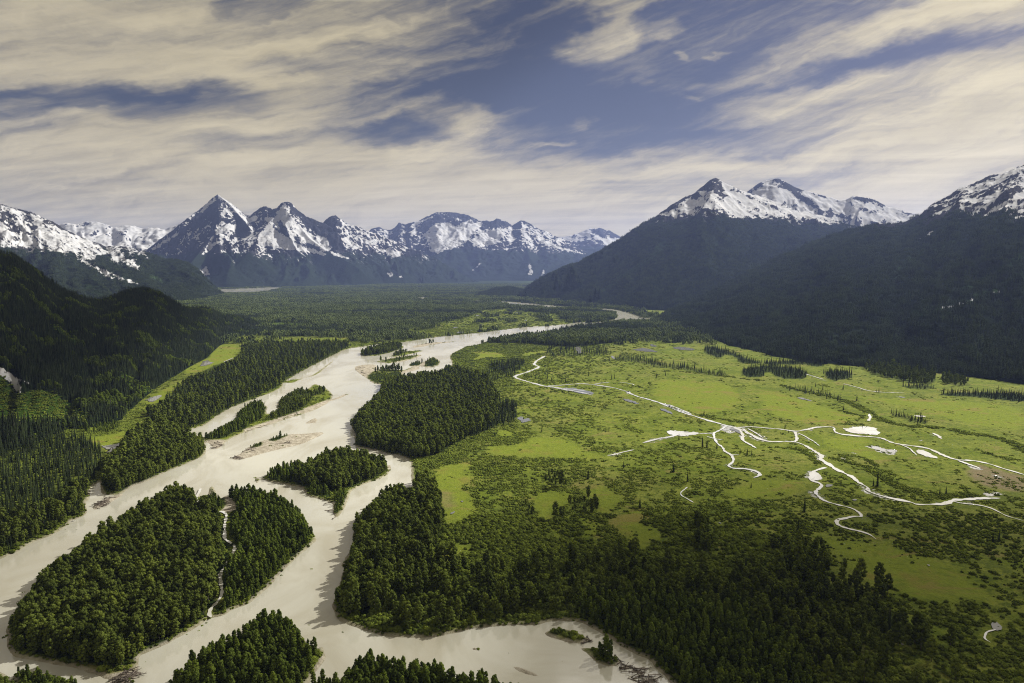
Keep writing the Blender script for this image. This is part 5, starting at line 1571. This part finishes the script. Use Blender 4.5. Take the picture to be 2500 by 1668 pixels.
# --- single trees to 2300 m
CAND = [jitter_grid(330, 900, 4.6, RNG), jitter_grid(900, 1500, 5.2, RNG), jitter_grid(1500, 2700, 7.6, RNG)]
TREES = {'c': [], 'p': [], 's': []}
VIEW_CLEAR = [trace(s)[:, :2] for s in (
    "R4: 1150,100 1185,88 1160,120 1140,150 1150,218 1135,218 1120,175 1122,145", "R4: 1262,240 1300,240 1315,290 1300,330 1296,385 1330,415 1365,442 1340,445 1280,415 1268,370 1280,300",
    "R4: 1250,600 1275,575 1285,680 1275,738 1258,735 1262,680", "R4: 1185,825 1205,795 1215,845 1195,850", "R4: 1225,95 1250,98 1300,150 1370,205 1330,240 1270,232 1310,200 1295,165",
    "R3: 512,880 545,880 578,885 580,950 540,1000 500,1010", "R3: 1225,110 1330,92 1390,120 1330,180 1280,195 1150,250 1075,262 1060,240 1130,205", "R3: 850,410 940,385 950,400 900,430 830,440",
    "R3: 570,680 740,670 650,690 645,725 600,715", "R5: 1205,310 1300,330 1270,352 1240,347", "R3: 1510,400 1580,380 1600,350 1560,470 1525,500 1535,440", "R3: 1070,600 1380,440 1350,500 1200,580 1160,600")]
TP = np.concatenate(CAND)
LF = {'c': grid_get(F_C, TP[:, 0], TP[:, 1]), 'p': grid_get(F_P, TP[:, 0], TP[:, 1]), 's': grid_get(F_S, TP[:, 0], TP[:, 1])}
tot = LF['c'] + LF['p'] + LF['s']
pr = np.clip(np.maximum.reduce(list(LF.values())), 0, 1)
keep = RNG.random(len(TP)) < pr
TP = TP[keep]
w = np.stack([LF[k][keep] for k in 'cps'], 1)
w /= w.sum(1)[:, None]
sel = (RNG.random(len(TP))[:, None] > np.cumsum(w, 1)).sum(1)
hh = grid_near(F_H, TP[:, 0], TP[:, 1])
fid = grid_near(F_ID, TP[:, 0], TP[:, 1]).astype(int)
tz = grid_get(GZ, TP[:, 0], TP[:, 1]) - .1
edge = sstep(2, 16, grid_get(SHORE, TP[:, 0], TP[:, 1]))
sz = hh * RNG.normal(.86, .19, len(TP)) * (0.62 + 0.38 * edge) * (1 + .16 * fbm(TP[:, 0] / 40, TP[:, 1] / 40, 2))
sz = np.clip(sz, .22, 1.35)
tx, ty = to_pix(TP[:, 0], TP[:, 1], tz + 15 * sz)
ok = np.ones(len(TP), bool)
for q in VIEW_CLEAR:
    for fr in (.95, .6, .3):
        mx_, my_ = to_pix(TP[:, 0], TP[:, 1], tz + 19 * sz * fr)
        ok &= poly_sdf(mx_, my_, q, 5.0) < -1.5
TP, sel, tz, sz, fid, tx, ty = TP[ok], sel[ok], tz[ok], sz[ok], fid[ok], tx[ok], ty[ok]
hw = sz ** .8 * RNG.uniform(.70, 1.0, len(TP))

# lone spruces traced one by one (foot of each, height, what stands beside it)
LONE = [("R6: 150,586", 13, 'lone spruce standing in the pale pool at the west end of the stream'), ("R6: 300,632", 21, 'largest lone spruce of the meadow beside the wide pale pool'), ("R6: 328,634", 15, 'spruce leaning against the largest lone spruce of the meadow'),
        ("R6: 392,642", 12, 'thin spruce on the bank of the short winding stream'), ("R6: 540,675", 9, 'small spruce standing apart below the stream confluence'), ("R6: 585,685", 12, 'taller spruce of the pair below the stream confluence'),
        ("R6: 612,685", 9, 'shorter spruce of the pair below the stream confluence'), ("R6: 310,430", 12, 'lone spruce on the far bank of the long meadow stream'), ("R6: 826,515", 12, 'thin spruce where the two upper streams run together'), ("R6: 850,540", 8, 'short spruce at the stream junction'),
        ("R6: 1415,886", 20, 'tall dark spruce between the big streams with a low companion'), ("R6: 1390,880", 11, 'low companion of the tall dark spruce between the big streams'), ("R6: 1812,938", 11, 'first spruce of the pair near the grey mud flat'), ("R6: 1852,938", 12, 'second spruce of the pair near the grey mud flat, slightly taller'),
        ("R6: 116,790", 13, 'slim lone spruce on the brushy west meadow'), ("R6: 950,1045", 18, 'dark spruce in the brush inside the stream loop'), ("R6: 205,850", 13, 'slim spruce above the thin curved creek'), ("R6: 610,892", 9, 'small spruce in the middle of the smooth lawn'),
        ("R6: 1285,335", 11, 'lone spruce beside the shrub line on the upper meadow'), ("R6: 1200,395", 10, 'lone slim spruce on the upper meadow'), ("R6: 1197,262", 11, 'lone spruce beside the grey stream under the dark slope'),
        ("R5: 1105,155", 14, 'lone spruce at the edge of the northern forest'), ("R5: 1325,170", 12, 'lone spruce on the upper meadow south of the stream bend'), ("R5: 1660,706", 17, 'dark spruce in brush on the south meadow with a pale snag beside it'), ("R5: 1885,637", 13, 'slim spruce on the open lawn of the south meadow'),
        ("R5: 2205,662", 13, 'slim spruce in the brush below the short pool'), ("R5: 1365,402", 11, 'spruce at the edge of brush by the sedge meadow'), ("R5: 1240,750", 11, 'spruce in brush east of the oval meadow'), ("R5: 1990,890", 15, 'dark spruce in brush beside the long lawn'),
        ("A2: 1540,965", 17, 'taller spruce of the twin pair on the upper meadow'), ("A2: 1568,960", 16, 'second spruce of the twin pair on the upper meadow'), ("A2: 1320,935", 14, 'lone spruce on the wide upper lawn'), ("A2: 925,965", 18, 'tall spruce inside the stream bend'), ("A2: 967,982", 14, 'spruce next to the tall one inside the stream bend'),
        ("A2: 1100,997", 17, 'ragged spruce above the stream fork'), ("A2: 1065,982", 13, 'slim spruce above the stream fork'), ("A2: 815,957", 15, 'spruce on the inner bank of the stream bend'), ("A2: 797,922", 11, 'small spruce on the stream bank'), ("A2: 1517,792", 17, 'spruce standing apart at the end of the spruce row'), ("A2: 1532,722", 19, 'tall spruce at the head of the spruce row'),
        ("A2: 765,750", 13, 'lone spruce beside the little far lawn'), ("A2: 910,767", 13, 'spruce at the head of the stream'), ("A2: 947,812", 11, 'small spruce beside the top of the stream'), ("A2: 905,852", 14, 'spruce east of the stream bend'), ("A2: 2055,932", 14, 'slim lone spruce on the east lawn'), ("A2: 1970,947", 14, 'ragged lone spruce on the east lawn'),
        ("A2: 1415,700", 13, 'lone spruce between the two far ponds'), ("A2: 2235,850", 21, 'tallest spruce of the spruce row'), ("A7: 620,437", 14, 'lone spruce on the bright grass near the grey stream'), ("A7: 357,412", 14, 'spruce rising above the shrub line'), ("A7: 750,547", 13, 'lone spruce where the shrub line bends'),
        ("A7: 625,632", 13, 'bare thin spruce on the meadow below the shrub line'), ("A7: 962,462", 12, 'first spruce of the clump by the grey stream'), ("A7: 938,462", 9, 'small spruce of the clump by the grey stream'), ("R8: 1487,770", 26, 'tall narrow dark spruce rising from the woods beside the dark meadow'), ("R8: 2150,195", 12, 'western spruce of the far brush clump'), ("R8: 2190,190", 13, 'eastern spruce of the far brush clump'),
        ("R8: 910,130", 16, 'spruce in brush beneath the stream loop'), ("R8: 780,240", 13, 'spruce in the brush above the dark wood'), ("R8: 75,290", 9, 'small spruce on the pale lawn above the wood'), ("R8: 575,390", 17, 'dark bushy spruce at the front of the wood')]

P3 = np.c_[TP, tz]
F_HT = grid_near(F_H, TP[:, 0], TP[:, 1])
inview = (tx > -5) & (tx < 2505) & (ty > 0) & (ty < 1675)
size = sz / TP[:, 1]
chosen = np.zeros(len(TP), bool)
MAXN = {'c': 300, 'p': 300, 's': 300 - len(LONE)}
HEAD = {'c': ('cottonwood_tree', 'tree'), 'p': ('poplar_tree', 'tree'), 's': ('spruce_tree', 'spruce')}
LOOK = {'c': 'round crowned dark green tree', 'p': 'slender pointed green tree', 's': 'narrow dark conifer'}


def plant(kind, i, name, label, cat, group, loc, rot, s, w):
    e = bpy.data.objects.new(name, None)
    e.empty_display_size = 1.0
    COL.objects.link(e)
    e.location = loc
    e.rotation_euler = (0, 0, rot)
    e.scale = (w, w, s)
    tag(e, label, cat, group)
    crown, trunk = PRO[kind][i]
    for nm, me in ((('crown', crown), ('trunk', trunk)) if kind != 'h' else (('foliage', crown), ('stems', trunk))):
        c = bpy.data.objects.new(nm, me)
        c.parent = e
        COL.objects.link(c)
    return e


for ki, k in enumerate('cps'):
    idx = np.nonzero((sel == ki) & inview)[0]
    idx = idx[np.argsort(-size[idx])][:MAXN[k]]
    chosen[idx] = True
    for j in idx:
        ph = FOREST[fid[j]][3] if fid[j] >= 0 else 'the woods'
        hgt = 'tall ' if sz[j] > 1.12 * F_HT[j] else 'low ' if sz[j] < .80 * F_HT[j] else ''
        hgt = '' if len(ph.split()) > 7 else hgt
        place = 'edging' if grid_get(SHORE, TP[j:j + 1, 0], TP[j:j + 1, 1])[0] < 11 else 'in'
        plant(k, int(RNG.integers(len(PRO[k]))), HEAD[k][0], f"{hgt}{LOOK[k]} {place} {ph}", HEAD[k][1], f"{'conifers' if k == 's' else 'broadleaf trees' if k == 'c' else 'young pointed trees'} of {ph}",
              (TP[j, 0], TP[j, 1], tz[j]), RNG.uniform(0, 6.28), sz[j], hw[j])
    r = np.nonzero((sel == ki) & ~chosen)[0]
    scl = np.stack([hw[r], hw[r], sz[r]], 1)
    stuff({'c': 'cottonwood_forest', 'p': 'poplar_forest', 's': 'spruce_forest'}[k], {'c': 'mass of round crowned broadleaf trees covering the islands and river banks', 'p': 'mass of slender young trees covering the islands of the river mouth', 's': 'mass of dark conifers on the flats beyond the river'}[k], k, P3[r], scl, RNG)
for s, h, lab in LONE:
    q = trace(s)[0]
    x, y = ground_pt(q[0], q[1], 1.2)
    z = float(grid_get(GZ, x, y)) - .1
    plant('s', int(RNG.integers(4)), 'spruce_tree', lab, 'spruce', 'lone spruces of the meadow', (x, y, z), RNG.uniform(0, 6.28), h / 18.0, h / 18.0 * RNG.uniform(1.0, 1.35))

# --- shrubs
HP = np.concatenate([jitter_grid(340, 800, 3.2, RNG, .8)])
nz = 0.5 + 0.75 * fbm(HP[:, 0] / 8, HP[:, 1] / 11, 3) + 0.80 * fbm(HP[:, 0] / 36, HP[:, 1] / 60 + 4, 4)
dn = grid_get(SHRUB, HP[:, 0], HP[:, 1])
fr = grid_get(FORM, HP[:, 0], HP[:, 1])
sh = grid_get(SHORE, HP[:, 0], HP[:, 1])
edge_b = (sh > 1.0) & (sh < 7) & (fr > .05) & (RNG.random(len(HP)) < .8)
ok = ((nz + RNG.normal(0, .13, len(HP)) < dn * 1.02 + .10 * (dn > .3)) & (RNG.random(len(HP)) > fr * .6)) | edge_b
HP, dn = HP[ok], dn[ok]
hz = grid_get(GZ, HP[:, 0], HP[:, 1]) - .1
hs = np.clip(RNG.normal(.82, .32, len(HP)), .3, 1.8) * (0.62 + .62 * dn)
px_, py_ = to_pix(HP[:, 0], HP[:, 1], hz + 1)
iv = np.nonzero((px_ > 900) & (px_ < 2495) & (py_ > 0) & (py_ < 1660) & (grid_get(FORM, HP[:, 0], HP[:, 1]) < .5))[0]
iv = iv[np.argsort(-(hs / HP[:, 1])[iv])][:300]
ch = np.zeros(len(HP), bool)
ch[iv] = True
for j in iv:
    q = px_[j]
    where = 'the river mouth wood' if q < 1500 else 'the dark wood' if q < 2050 else 'the dark open meadow'
    plant('h', int(RNG.integers(4)), 'willow_shrub', f"{'large ' if hs[j] > 1.25 else 'small ' if hs[j] < .8 else ''}rounded green shrub in the brush beside {where}", 'shrub', f"shrubs beside {where}", (HP[j, 0], HP[j, 1], hz[j]), RNG.uniform(0, 6.28), hs[j], hs[j] * 1.1)
r = np.nonzero(~ch)[0]
stuff('shrubs', 'mass of low rounded willow shrubs at the near side of the meadow', 'h', np.c_[HP, hz][r], np.stack([hs[r] * 1.1, hs[r] * 1.1, hs[r]], 1), RNG)

BP = np.concatenate([jitter_grid(800, 1500, 4.6, RNG, .8), jitter_grid(1500, 3400, 8.0, RNG, .8), jitter_grid(3400, 4900, 17.0, RNG, .3)])
nz = 0.5 + 0.75 * fbm(BP[:, 0] / 10, BP[:, 1] / 15, 3) + 0.85 * fbm(BP[:, 0] / 42, BP[:, 1] / 75 + 4, 4) + RNG.normal(0, .05, len(BP))
dn = grid_get(SHRUB, BP[:, 0], BP[:, 1])
sh = grid_get(SHORE, BP[:, 0], BP[:, 1])
fr = grid_get(FORM, BP[:, 0], BP[:, 1])
ok = ((nz + RNG.normal(0, .10, len(BP)) < dn * 1.02 + .10 * (dn > .3)) & (RNG.random(len(BP)) > fr * .7)) | ((sh > 2) & (sh < 9) & (fr > .05) & (RNG.random(len(BP)) < .5))
BP, dn = BP[ok], dn[ok]
bs = np.clip(RNG.normal(.62, .2, len(BP)), .28, 1.3) * (0.62 + .55 * dn) * np.where(BP[:, 1] > 3400, 2.0, np.where(BP[:, 1] > 1500, 1.15, .88))
stuff('brush', 'low brush in patches and lines across the far meadow', 'H', np.c_[BP, grid_get(GZ, BP[:, 0], BP[:, 1]) - .2], np.stack([bs, bs, bs * .9], 1), RNG)

# --- woods beyond single trees
WP = np.concatenate([jitter_grid(2500, 5200, 19.0, RNG), jitter_grid(5200, 11500, 34.0, RNG)])
fv = np.maximum(grid_get(FAR, WP[:, 0], WP[:, 1]), np.where(WP[:, 1] > 2700, np.maximum.reduce([grid_get(A, WP[:, 0], WP[:, 1]) for A in (F_C, F_P, F_S)]), 0))
con = 1.5 * fbm(WP[:, 0] / 900, WP[:, 1] / 420 + 7, 4) + RNG.normal(0, .12, len(WP)) + .14
ok = RNG.random(len(WP)) < fv
WP, con = WP[ok], con[ok]
ws_ = np.clip(RNG.normal(1.0, .13, len(WP)), .6, 1.4) * np.where(WP[:, 1] > 5200, 1.5, 1.0)
wz = grid_get(GZ, WP[:, 0], WP[:, 1]) - .3
hsc = np.clip(RNG.normal(1.0, .12, len(WP)), .6, 1.4) * np.where(WP[:, 1] > 6500, .75, 1.0)
for kk, nm, lb, mm in (('S', 'far_spruce_woods', 'dark spruce woods on the far valley floor', con < -.02), ('M', 'far_mixed_woods', 'mixed green woods on the far valley floor', con >= -.02)):
    stuff(nm, lb, kk, np.c_[WP, wz][mm], np.stack([ws_, ws_, hsc], 1)[mm], RNG)


def on_hill(key, per_m2, rng):
    H = HILLS[key]
    X, Y, Z = H['X'], H['Y'], H['Z']
    a = np.stack([X, Y, Z], -1)
    A, B, C, D = a[:-1, :-1], a[:-1, 1:], a[1:, 1:], a[1:, :-1]
    ar = np.linalg.norm(np.cross(C - A, D - B), axis=-1) / 2
    f = (H['fo'][:-1, :-1] + H['fo'][1:, 1:]) / 2 * (1 - sstep(.1, .5, H['sn'][:-1, :-1])) * (Z[:-1, :-1] > 1)
    f *= (H['T'][:-1, :-1] < 1.08)
    lam = (ar * f * per_m2).ravel()
    n = rng.poisson(lam)
    idx = np.repeat(np.arange(n.size), n)
    u, v = rng.random(len(idx)), rng.random(len(idx))
    A, B, C, D = (q.reshape(-1, 3)[idx] for q in (A, B, C, D))
    p = A * ((1 - u) * (1 - v))[:, None] + B * (u * (1 - v))[:, None] + C * (u * v)[:, None] + D * ((1 - u) * v)[:, None]
    return p


p = on_hill('near', 1 / 46.0, RNG)
okh = np.ones(len(p), bool)
for s in ("A6: -60,985 0,1000 80,1040 200,1110 380,1203 200,1145 212,1250 150,1250 40,1110 -60,1090", "A6: -60,1100 40,1115 150,1260 380,1215 560,1290 640,1340 500,1400 200,1420 -60,1400"):
    for zz in (3, 9, 15):
        a_, b_ = to_pix(p[:, 0], p[:, 1], p[:, 2] + zz)
        okh &= poly_sdf(a_, b_, trace(s)[:, :2], 3.0) < 0
p = p[okh]
g = fbm(p[:, 0] / 90, p[:, 1] / 90, 3)
hs_ = np.clip(RNG.normal(.95, .17, len(p)), .5, 1.4)
sp_ = g < .22
stuff('hillside_spruces', 'dark spruces covering the steep near hill', 's', p[sp_] - [0, 0, .5], np.stack([hs_ * 1.0, hs_ * 1.0, hs_], 1)[sp_], RNG)
stuff('hillside_broadleaf_trees', 'lighter broadleaf trees in the hollows of the near hill', 'p', p[~sp_] - [0, 0, .5], np.stack([hs_ * 1.1, hs_ * 1.1, hs_ * .7], 1)[~sp_], RNG)
# brush on the avalanche fan
H = HILLS['near']
gq = dict(H)
HILLS['fan'] = dict(H, fo=H['gr'] * (H['sn'] < 0.2))
p = on_hill('fan', 1 / 45.0, RNG)
q = RNG.normal(.75, .2, len(p)).clip(.3, 1.3)
stuff('avalanche_brush', 'bright green brush on the avalanche tracks of the near hill', 'H', p - [0, 0, .3], np.stack([q, q, q], 1), RNG)
for key, per, nm, lb in (('edge', 1 / 330.0, 'edge_hill_spruces', 'dark spruces on the hill at the meadow edge'), ('slope', 1 / 420.0, 'slope_spruces', 'dark spruces on the great slope below its snow'),
                         ('pyramid', 1 / 600.0, 'pyramid_spruces', 'dark spruces on the pyramid shaped mountain'), ('wooded', 1 / 500.0, 'low_hill_trees', 'trees on the low hill by the far reach'), ('gully', 1 / 750.0, 'gully_mountain_spruces', 'dark spruces below the white gully')):
    p = on_hill(key, per, RNG)
    q = RNG.normal(1.0, .14, len(p)).clip(.5, 1.4)
    stuff(nm, lb, 'S', p - [0, 0, .8], np.stack([q * 1.15, q * 1.15, q], 1), RNG)


# ------------------------------------------------------------------ driftwood, boat
M_LOG = bpy.data.materials.new('driftwood')
M_LOG.use_nodes = True
_b = M_LOG.node_tree.nodes['Principled BSDF']
_oi = M_LOG.node_tree.nodes.new('ShaderNodeObjectInfo')
M_LOG.node_tree.links.new(mixc(M_LOG.node_tree, _oi.outputs['Random'], (0.055, 0.042, 0.032), (0.24, 0.20, 0.16)), _b.inputs['Base Color'])
_b.inputs['Roughness'].default_value = 0.85


def log_protos():
    rng = np.random.default_rng(4)
    out = []
    for i in range(5):
        L = rng.uniform(6, 11)
        b = Builder()
        b.tube([(-L / 2, 0, .0), (-L / 6, rng.uniform(-.3, .3), .1), (L / 6, rng.uniform(-.3, .3), .15), (L / 2, 0, .1)], [.42, .36, .30, .18], 7)
        br = Builder()
        for j in range(4):
            x = rng.uniform(-.1, .48) * L
            a = rng.uniform(-1.2, 4.3)
            l = rng.uniform(.8, 2.2)
            br.tube([(x, 0, .1), (x + .3 * l, math.cos(a) * l * .6, .1 + abs(math.sin(a)) * l * .6), (x + .5 * l, math.cos(a) * l, .1 + abs(math.sin(a)) * l)], [.14, .09, .03], 5)
        rt = Builder()
        for j in range(8):
            a = j / 8 * 6.283 + rng.uniform(-.2, .2)
            l = rng.uniform(.9, 1.6)
            rt.tube([(-L / 2 + .1, 0, 0), (-L / 2 - .25, math.cos(a) * l * .6, math.sin(a) * l * .6), (-L / 2 - .2, math.cos(a) * l, math.sin(a) * l)], [.26, .16, .04], 5)
        out.append((b.mesh('log_stem', M_LOG), br.mesh('log_branches', M_LOG), rt.mesh('log_roots', M_LOG)))
    return out


LOGS = log_protos()
JAMS = [("B2: 1300,860 1380,830 1450,850 1480,900 1560,960 1640,960 1700,1010 1760,1040 1800,1070 1880,1100 1950,1110 1850,1125 1750,1120 1650,1040 1420,870 1340,880", 46, 9, 'the ragged jam trailing from the tall treed islet', 10),
        ("B2: 790,450 820,440 800,470 760,480 720,440", 5, 4, 'the tip of the low grassy islet', 0),
        ("B3: 230,590 300,530 380,480 450,440 520,410 350,550 430,520 260,600 560,400 330,500", 30, 6, 'the log strewn bar at the inlet mouth', 25),
        ("B4: 950,1220 1100,1140 1250,1080 1400,1030 1540,1000 1450,1120 1250,1200 1100,1230 1350,1190", 34, 5, 'the spit at the tip of the large island', 20),
        ("B5: 600,680 650,690 720,695 760,690 640,660 700,640", 14, 5, 'the upstream point of the sand bar', 5), ("B5: 820,560 870,540 950,560 990,570 900,520 1020,510", 12, 8, 'the thicket on the sand bar', 10),
        ("B5: 1400,455 1480,445 1560,435 1600,425", 6, 4, 'the middle of the sand bar', 8), ("B5: 260,460 320,430 380,450 420,470 340,500 290,520 330,470", 22, 5, 'the point of the long wooded island', -15),
        ("B5: 810,260 900,215 960,205 1120,135 1240,125", 8, 5, 'the shore of the long wooded island', 25), ("R3: 1912,1088 1925,1090 1870,1012 1885,1020", 6, 4, 'the tip of the round island spur', 0),
        ("A1: 270,680 320,700 350,720 380,745 310,660 400,660", 10, 9, 'the braided gravel bar', 30)]
for s, n, spread, where, ang in JAMS:
    q = trace(s)
    gx, gy = ground_pt(q[:, 0], q[:, 1], 0.4)
    for j in range(n):
        f = RNG.uniform(0, len(gx) - 1)
        i = int(f)
        a = f - i
        i2 = min(i + 1, len(gx) - 1)
        x = gx[i] * (1 - a) + gx[i2] * a + RNG.normal(0, spread * .35)
        y = gy[i] * (1 - a) + gy[i2] * a + RNG.normal(0, spread * .55)
        z = max(float(grid_get(GZ, x, y)), 0.0)
        e = bpy.data.objects.new('driftwood_log', None)
        COL.objects.link(e)
        e.location = (x, y, z + .15 + RNG.uniform(0, .9))
        e.rotation_euler = (RNG.uniform(-.2, .2), RNG.uniform(-.16, .22), math.radians(ang) + RNG.normal(0, .7))
        k = RNG.uniform(.6, 1.15)
        e.scale = (k, k, k)
        tag(e, f"weathered driftwood log lying at {where}", 'driftwood log', f"driftwood logs at {where}")
        for nm, me in zip(('stem', 'branches', 'roots'), LOGS[int(RNG.integers(5))]):
            c = bpy.data.objects.new(nm, me)
            c.parent = e
            COL.objects.link(c)


def flat_mat(name, c, r=.5):
    m, nt, b = new_mat(name)
    n = noise_node(nt, nt.nodes.new('ShaderNodeTexCoord').outputs['Object'], 2.0, 4)
    nt.links.new(mixc(nt, n, tuple(v * .8 for v in c), c), b.inputs['Base Color'])
    b.inputs['Roughness'].default_value = r
    return m


def boat():
    q = trace("R4: 418,287")[0]
    x, y = ground_pt(q[0], q[1], .3)
    e = bpy.data.objects.new('river_boat', None)
    COL.objects.link(e)
    e.location = (x, y - 1.0, 0.0)
    e.rotation_euler = (0, 0, math.radians(24))
    tag(e, 'small pale open boat moored against the brushy bank of the far shore', 'boat')
    L, W = 6.4, 1.0
    st = np.linspace(0, 1, 9)
    sec = []
    for f in st:
        w = W * (1 - max(0, (f - .55) / .45) ** 2.2)
        zt = .75 + .25 * f ** 2
        sec.append([(L * (f - .5), -w, zt), (L * (f - .5), -w * .75, .0 + .3 * max(0, f - .8)), (L * (f - .5), w * .75, .0 + .3 * max(0, f - .8)), (L * (f - .5), w, zt),
                    (L * (f - .5), w * .9, zt - .02), (L * (f - .5), w * .66, .22 + .3 * max(0, f - .8)), (L * (f - .5), -w * .66, .22 + .3 * max(0, f - .8)), (L * (f - .5), -w * .9, zt - .02)])
    v = np.array(sec).reshape(-1, 3)
    qd = []
    for i in range(8):
        for j in range(8):
            a, b = i * 8 + j, i * 8 + (j + 1) % 8
            qd.append((a, b, b + 8, a + 8))
    qd.append((0, 1, 2, 3))
    qd.append((4, 5, 6, 7))
    mw = flat_mat('boat_paint', (.75, .74, .70))
    link('hull', mesh_np('hull', v, quads=qd, mat=mw), e)

    def bx(nm, cx, cy, cz, sx, sy, szz, m):
        vv = [(cx + a * sx / 2, cy + b * sy / 2, cz + c * szz / 2) for a in (-1, 1) for b in (-1, 1) for c in (-1, 1)]
        link(nm, mesh_np(nm, vv, quads=[(0, 1, 3, 2), (4, 6, 7, 5), (0, 4, 5, 1), (2, 3, 7, 6), (0, 2, 6, 4), (1, 5, 7, 3)], mat=m), e)
    md = flat_mat('boat_dark', (.06, .06, .07))
    bx('bench', -.8, 0, .55, .35, 1.5, .08, flat_mat('boat_wood', (.3, .2, .11)))
    bx('bench', .7, 0, .55, .35, 1.4, .08, bpy.data.materials['boat_wood'])
    bx('outboard_motor', -3.4, 0, .75, .4, .4, .9, md)
    bx('windscreen', .3, 0, 1.0, .06, 1.3, .5, md)


boat()

# ------------------------------------------------------------------ haze
hz_m = bpy.data.materials.new('haze_air')
hz_m.use_nodes = True
ht = hz_m.node_tree
for n in list(ht.nodes):
    if n.type != 'OUTPUT_MATERIAL':
        ht.nodes.remove(n)
pv = ht.nodes.new('ShaderNodeVolumePrincipled')
pv.inputs['Color'].default_value = (0.40, 0.52, 1.0, 1)
pv.inputs['Density'].default_value = HAZE_DENSITY
pv.inputs['Anisotropy'].default_value = 0.2
ht.links.new(pv.outputs[0], ht.nodes['Material Output'].inputs['Volume'])
x0, x1, y0, y1, z0, z1 = -26000.0, 26000.0, -1500.0, 24500.0, -16.0, 1900.0
v = [(a, b, c) for a in (x0, x1) for b in (y0, y1) for c in (z0, z1)]
hz = link('haze', mesh_np('haze', v, quads=[(0, 1, 3, 2), (4, 6, 7, 5), (0, 4, 5, 1), (2, 3, 7, 6), (0, 2, 6, 4), (1, 5, 7, 3)], mat=hz_m))
tag(hz, 'thin pale blue haze filling the valley air', kind='stuff')


# ------------------------------------------------------------------ an added cloud sheet outside the view, only there to shade the lower valley
def shade_cloud_sheet():
    m = bpy.data.materials.new('shade_cloud_vapour')
    m.use_nodes = True
    nt = m.node_tree
    nt.nodes.remove(nt.nodes['Principled BSDF'])
    P = pos_node(nt)
    n1 = noise_node(nt, P, 0.0016, 5, 0.6)
    al = math_node(nt, 'ADD', attr_node(nt, 'body'), math_node(nt, 'MULTIPLY', math_node(nt, 'SUBTRACT', n1, 0.5), 0.9))
    al = ramp(nt, al, 0.1, 1.0, 0.0, SHADE_CLOUD_OPACITY)
    tr, tl, mx = nt.nodes.new('ShaderNodeBsdfTransparent'), nt.nodes.new('ShaderNodeBsdfTranslucent'), nt.nodes.new('ShaderNodeMixShader')
    tl.inputs[0].default_value = (.8, .8, .8, 1)
    nt.links.new(al, mx.inputs[0])
    nt.links.new(tr.outputs[0], mx.inputs[1])
    nt.links.new(tl.outputs[0], mx.inputs[2])
    nt.links.new(mx.outputs[0], nt.nodes['Material Output'].inputs[0])
    zc, k = 3300.0, 1.0 / math.tan(SUN_EL)
    ox, oy = math.sin(SUN_AZ) * k * zc, math.cos(SUN_AZ) * k * zc
    gx, gy = np.meshgrid(np.linspace(-3400, 1700, 86), np.linspace(-700, 3900, 78))
    # shade over the near islands and woods, and over the near hill on the far shore
    b = np.maximum(sstep(1420, 640, gy + 0.05 * gx + 160 * fbm(gx / 300, gy / 300, 3)) * (0.55 + 0.45 * sstep(-60, 200, gx)), sstep(-420, -1000, gx + 0.34 * (gy - 900) + 120 * fbm(gx / 350 + 5, gy / 350, 3)) * sstep(700, 1150, gy) * sstep(3800, 3000, gy))
    z = zc + 60 * fbm(gx / 260, gy / 260, 4) + 50 * b
    co = np.stack([gx + ox, gy + oy, z], -1).reshape(-1, 3)
    vid = np.arange(gx.size).reshape(gx.shape)
    q = np.stack([vid[:-1, :-1], vid[:-1, 1:], vid[1:, 1:], vid[1:, :-1]], -1).reshape(-1, 4)
    bf = b.ravel()
    q = q[(bf[q] > .01).any(1)]
    me = mesh_np('cloud', co, quads=q, smooth=True, mat=m)  # never in frame; put in for the shadow it casts
    attr(me, 'body', bf)
    tag(link('cloud', me), 'unseen cloud sheet added to shade the lower valley', kind='structure')


shade_cloud_sheet()
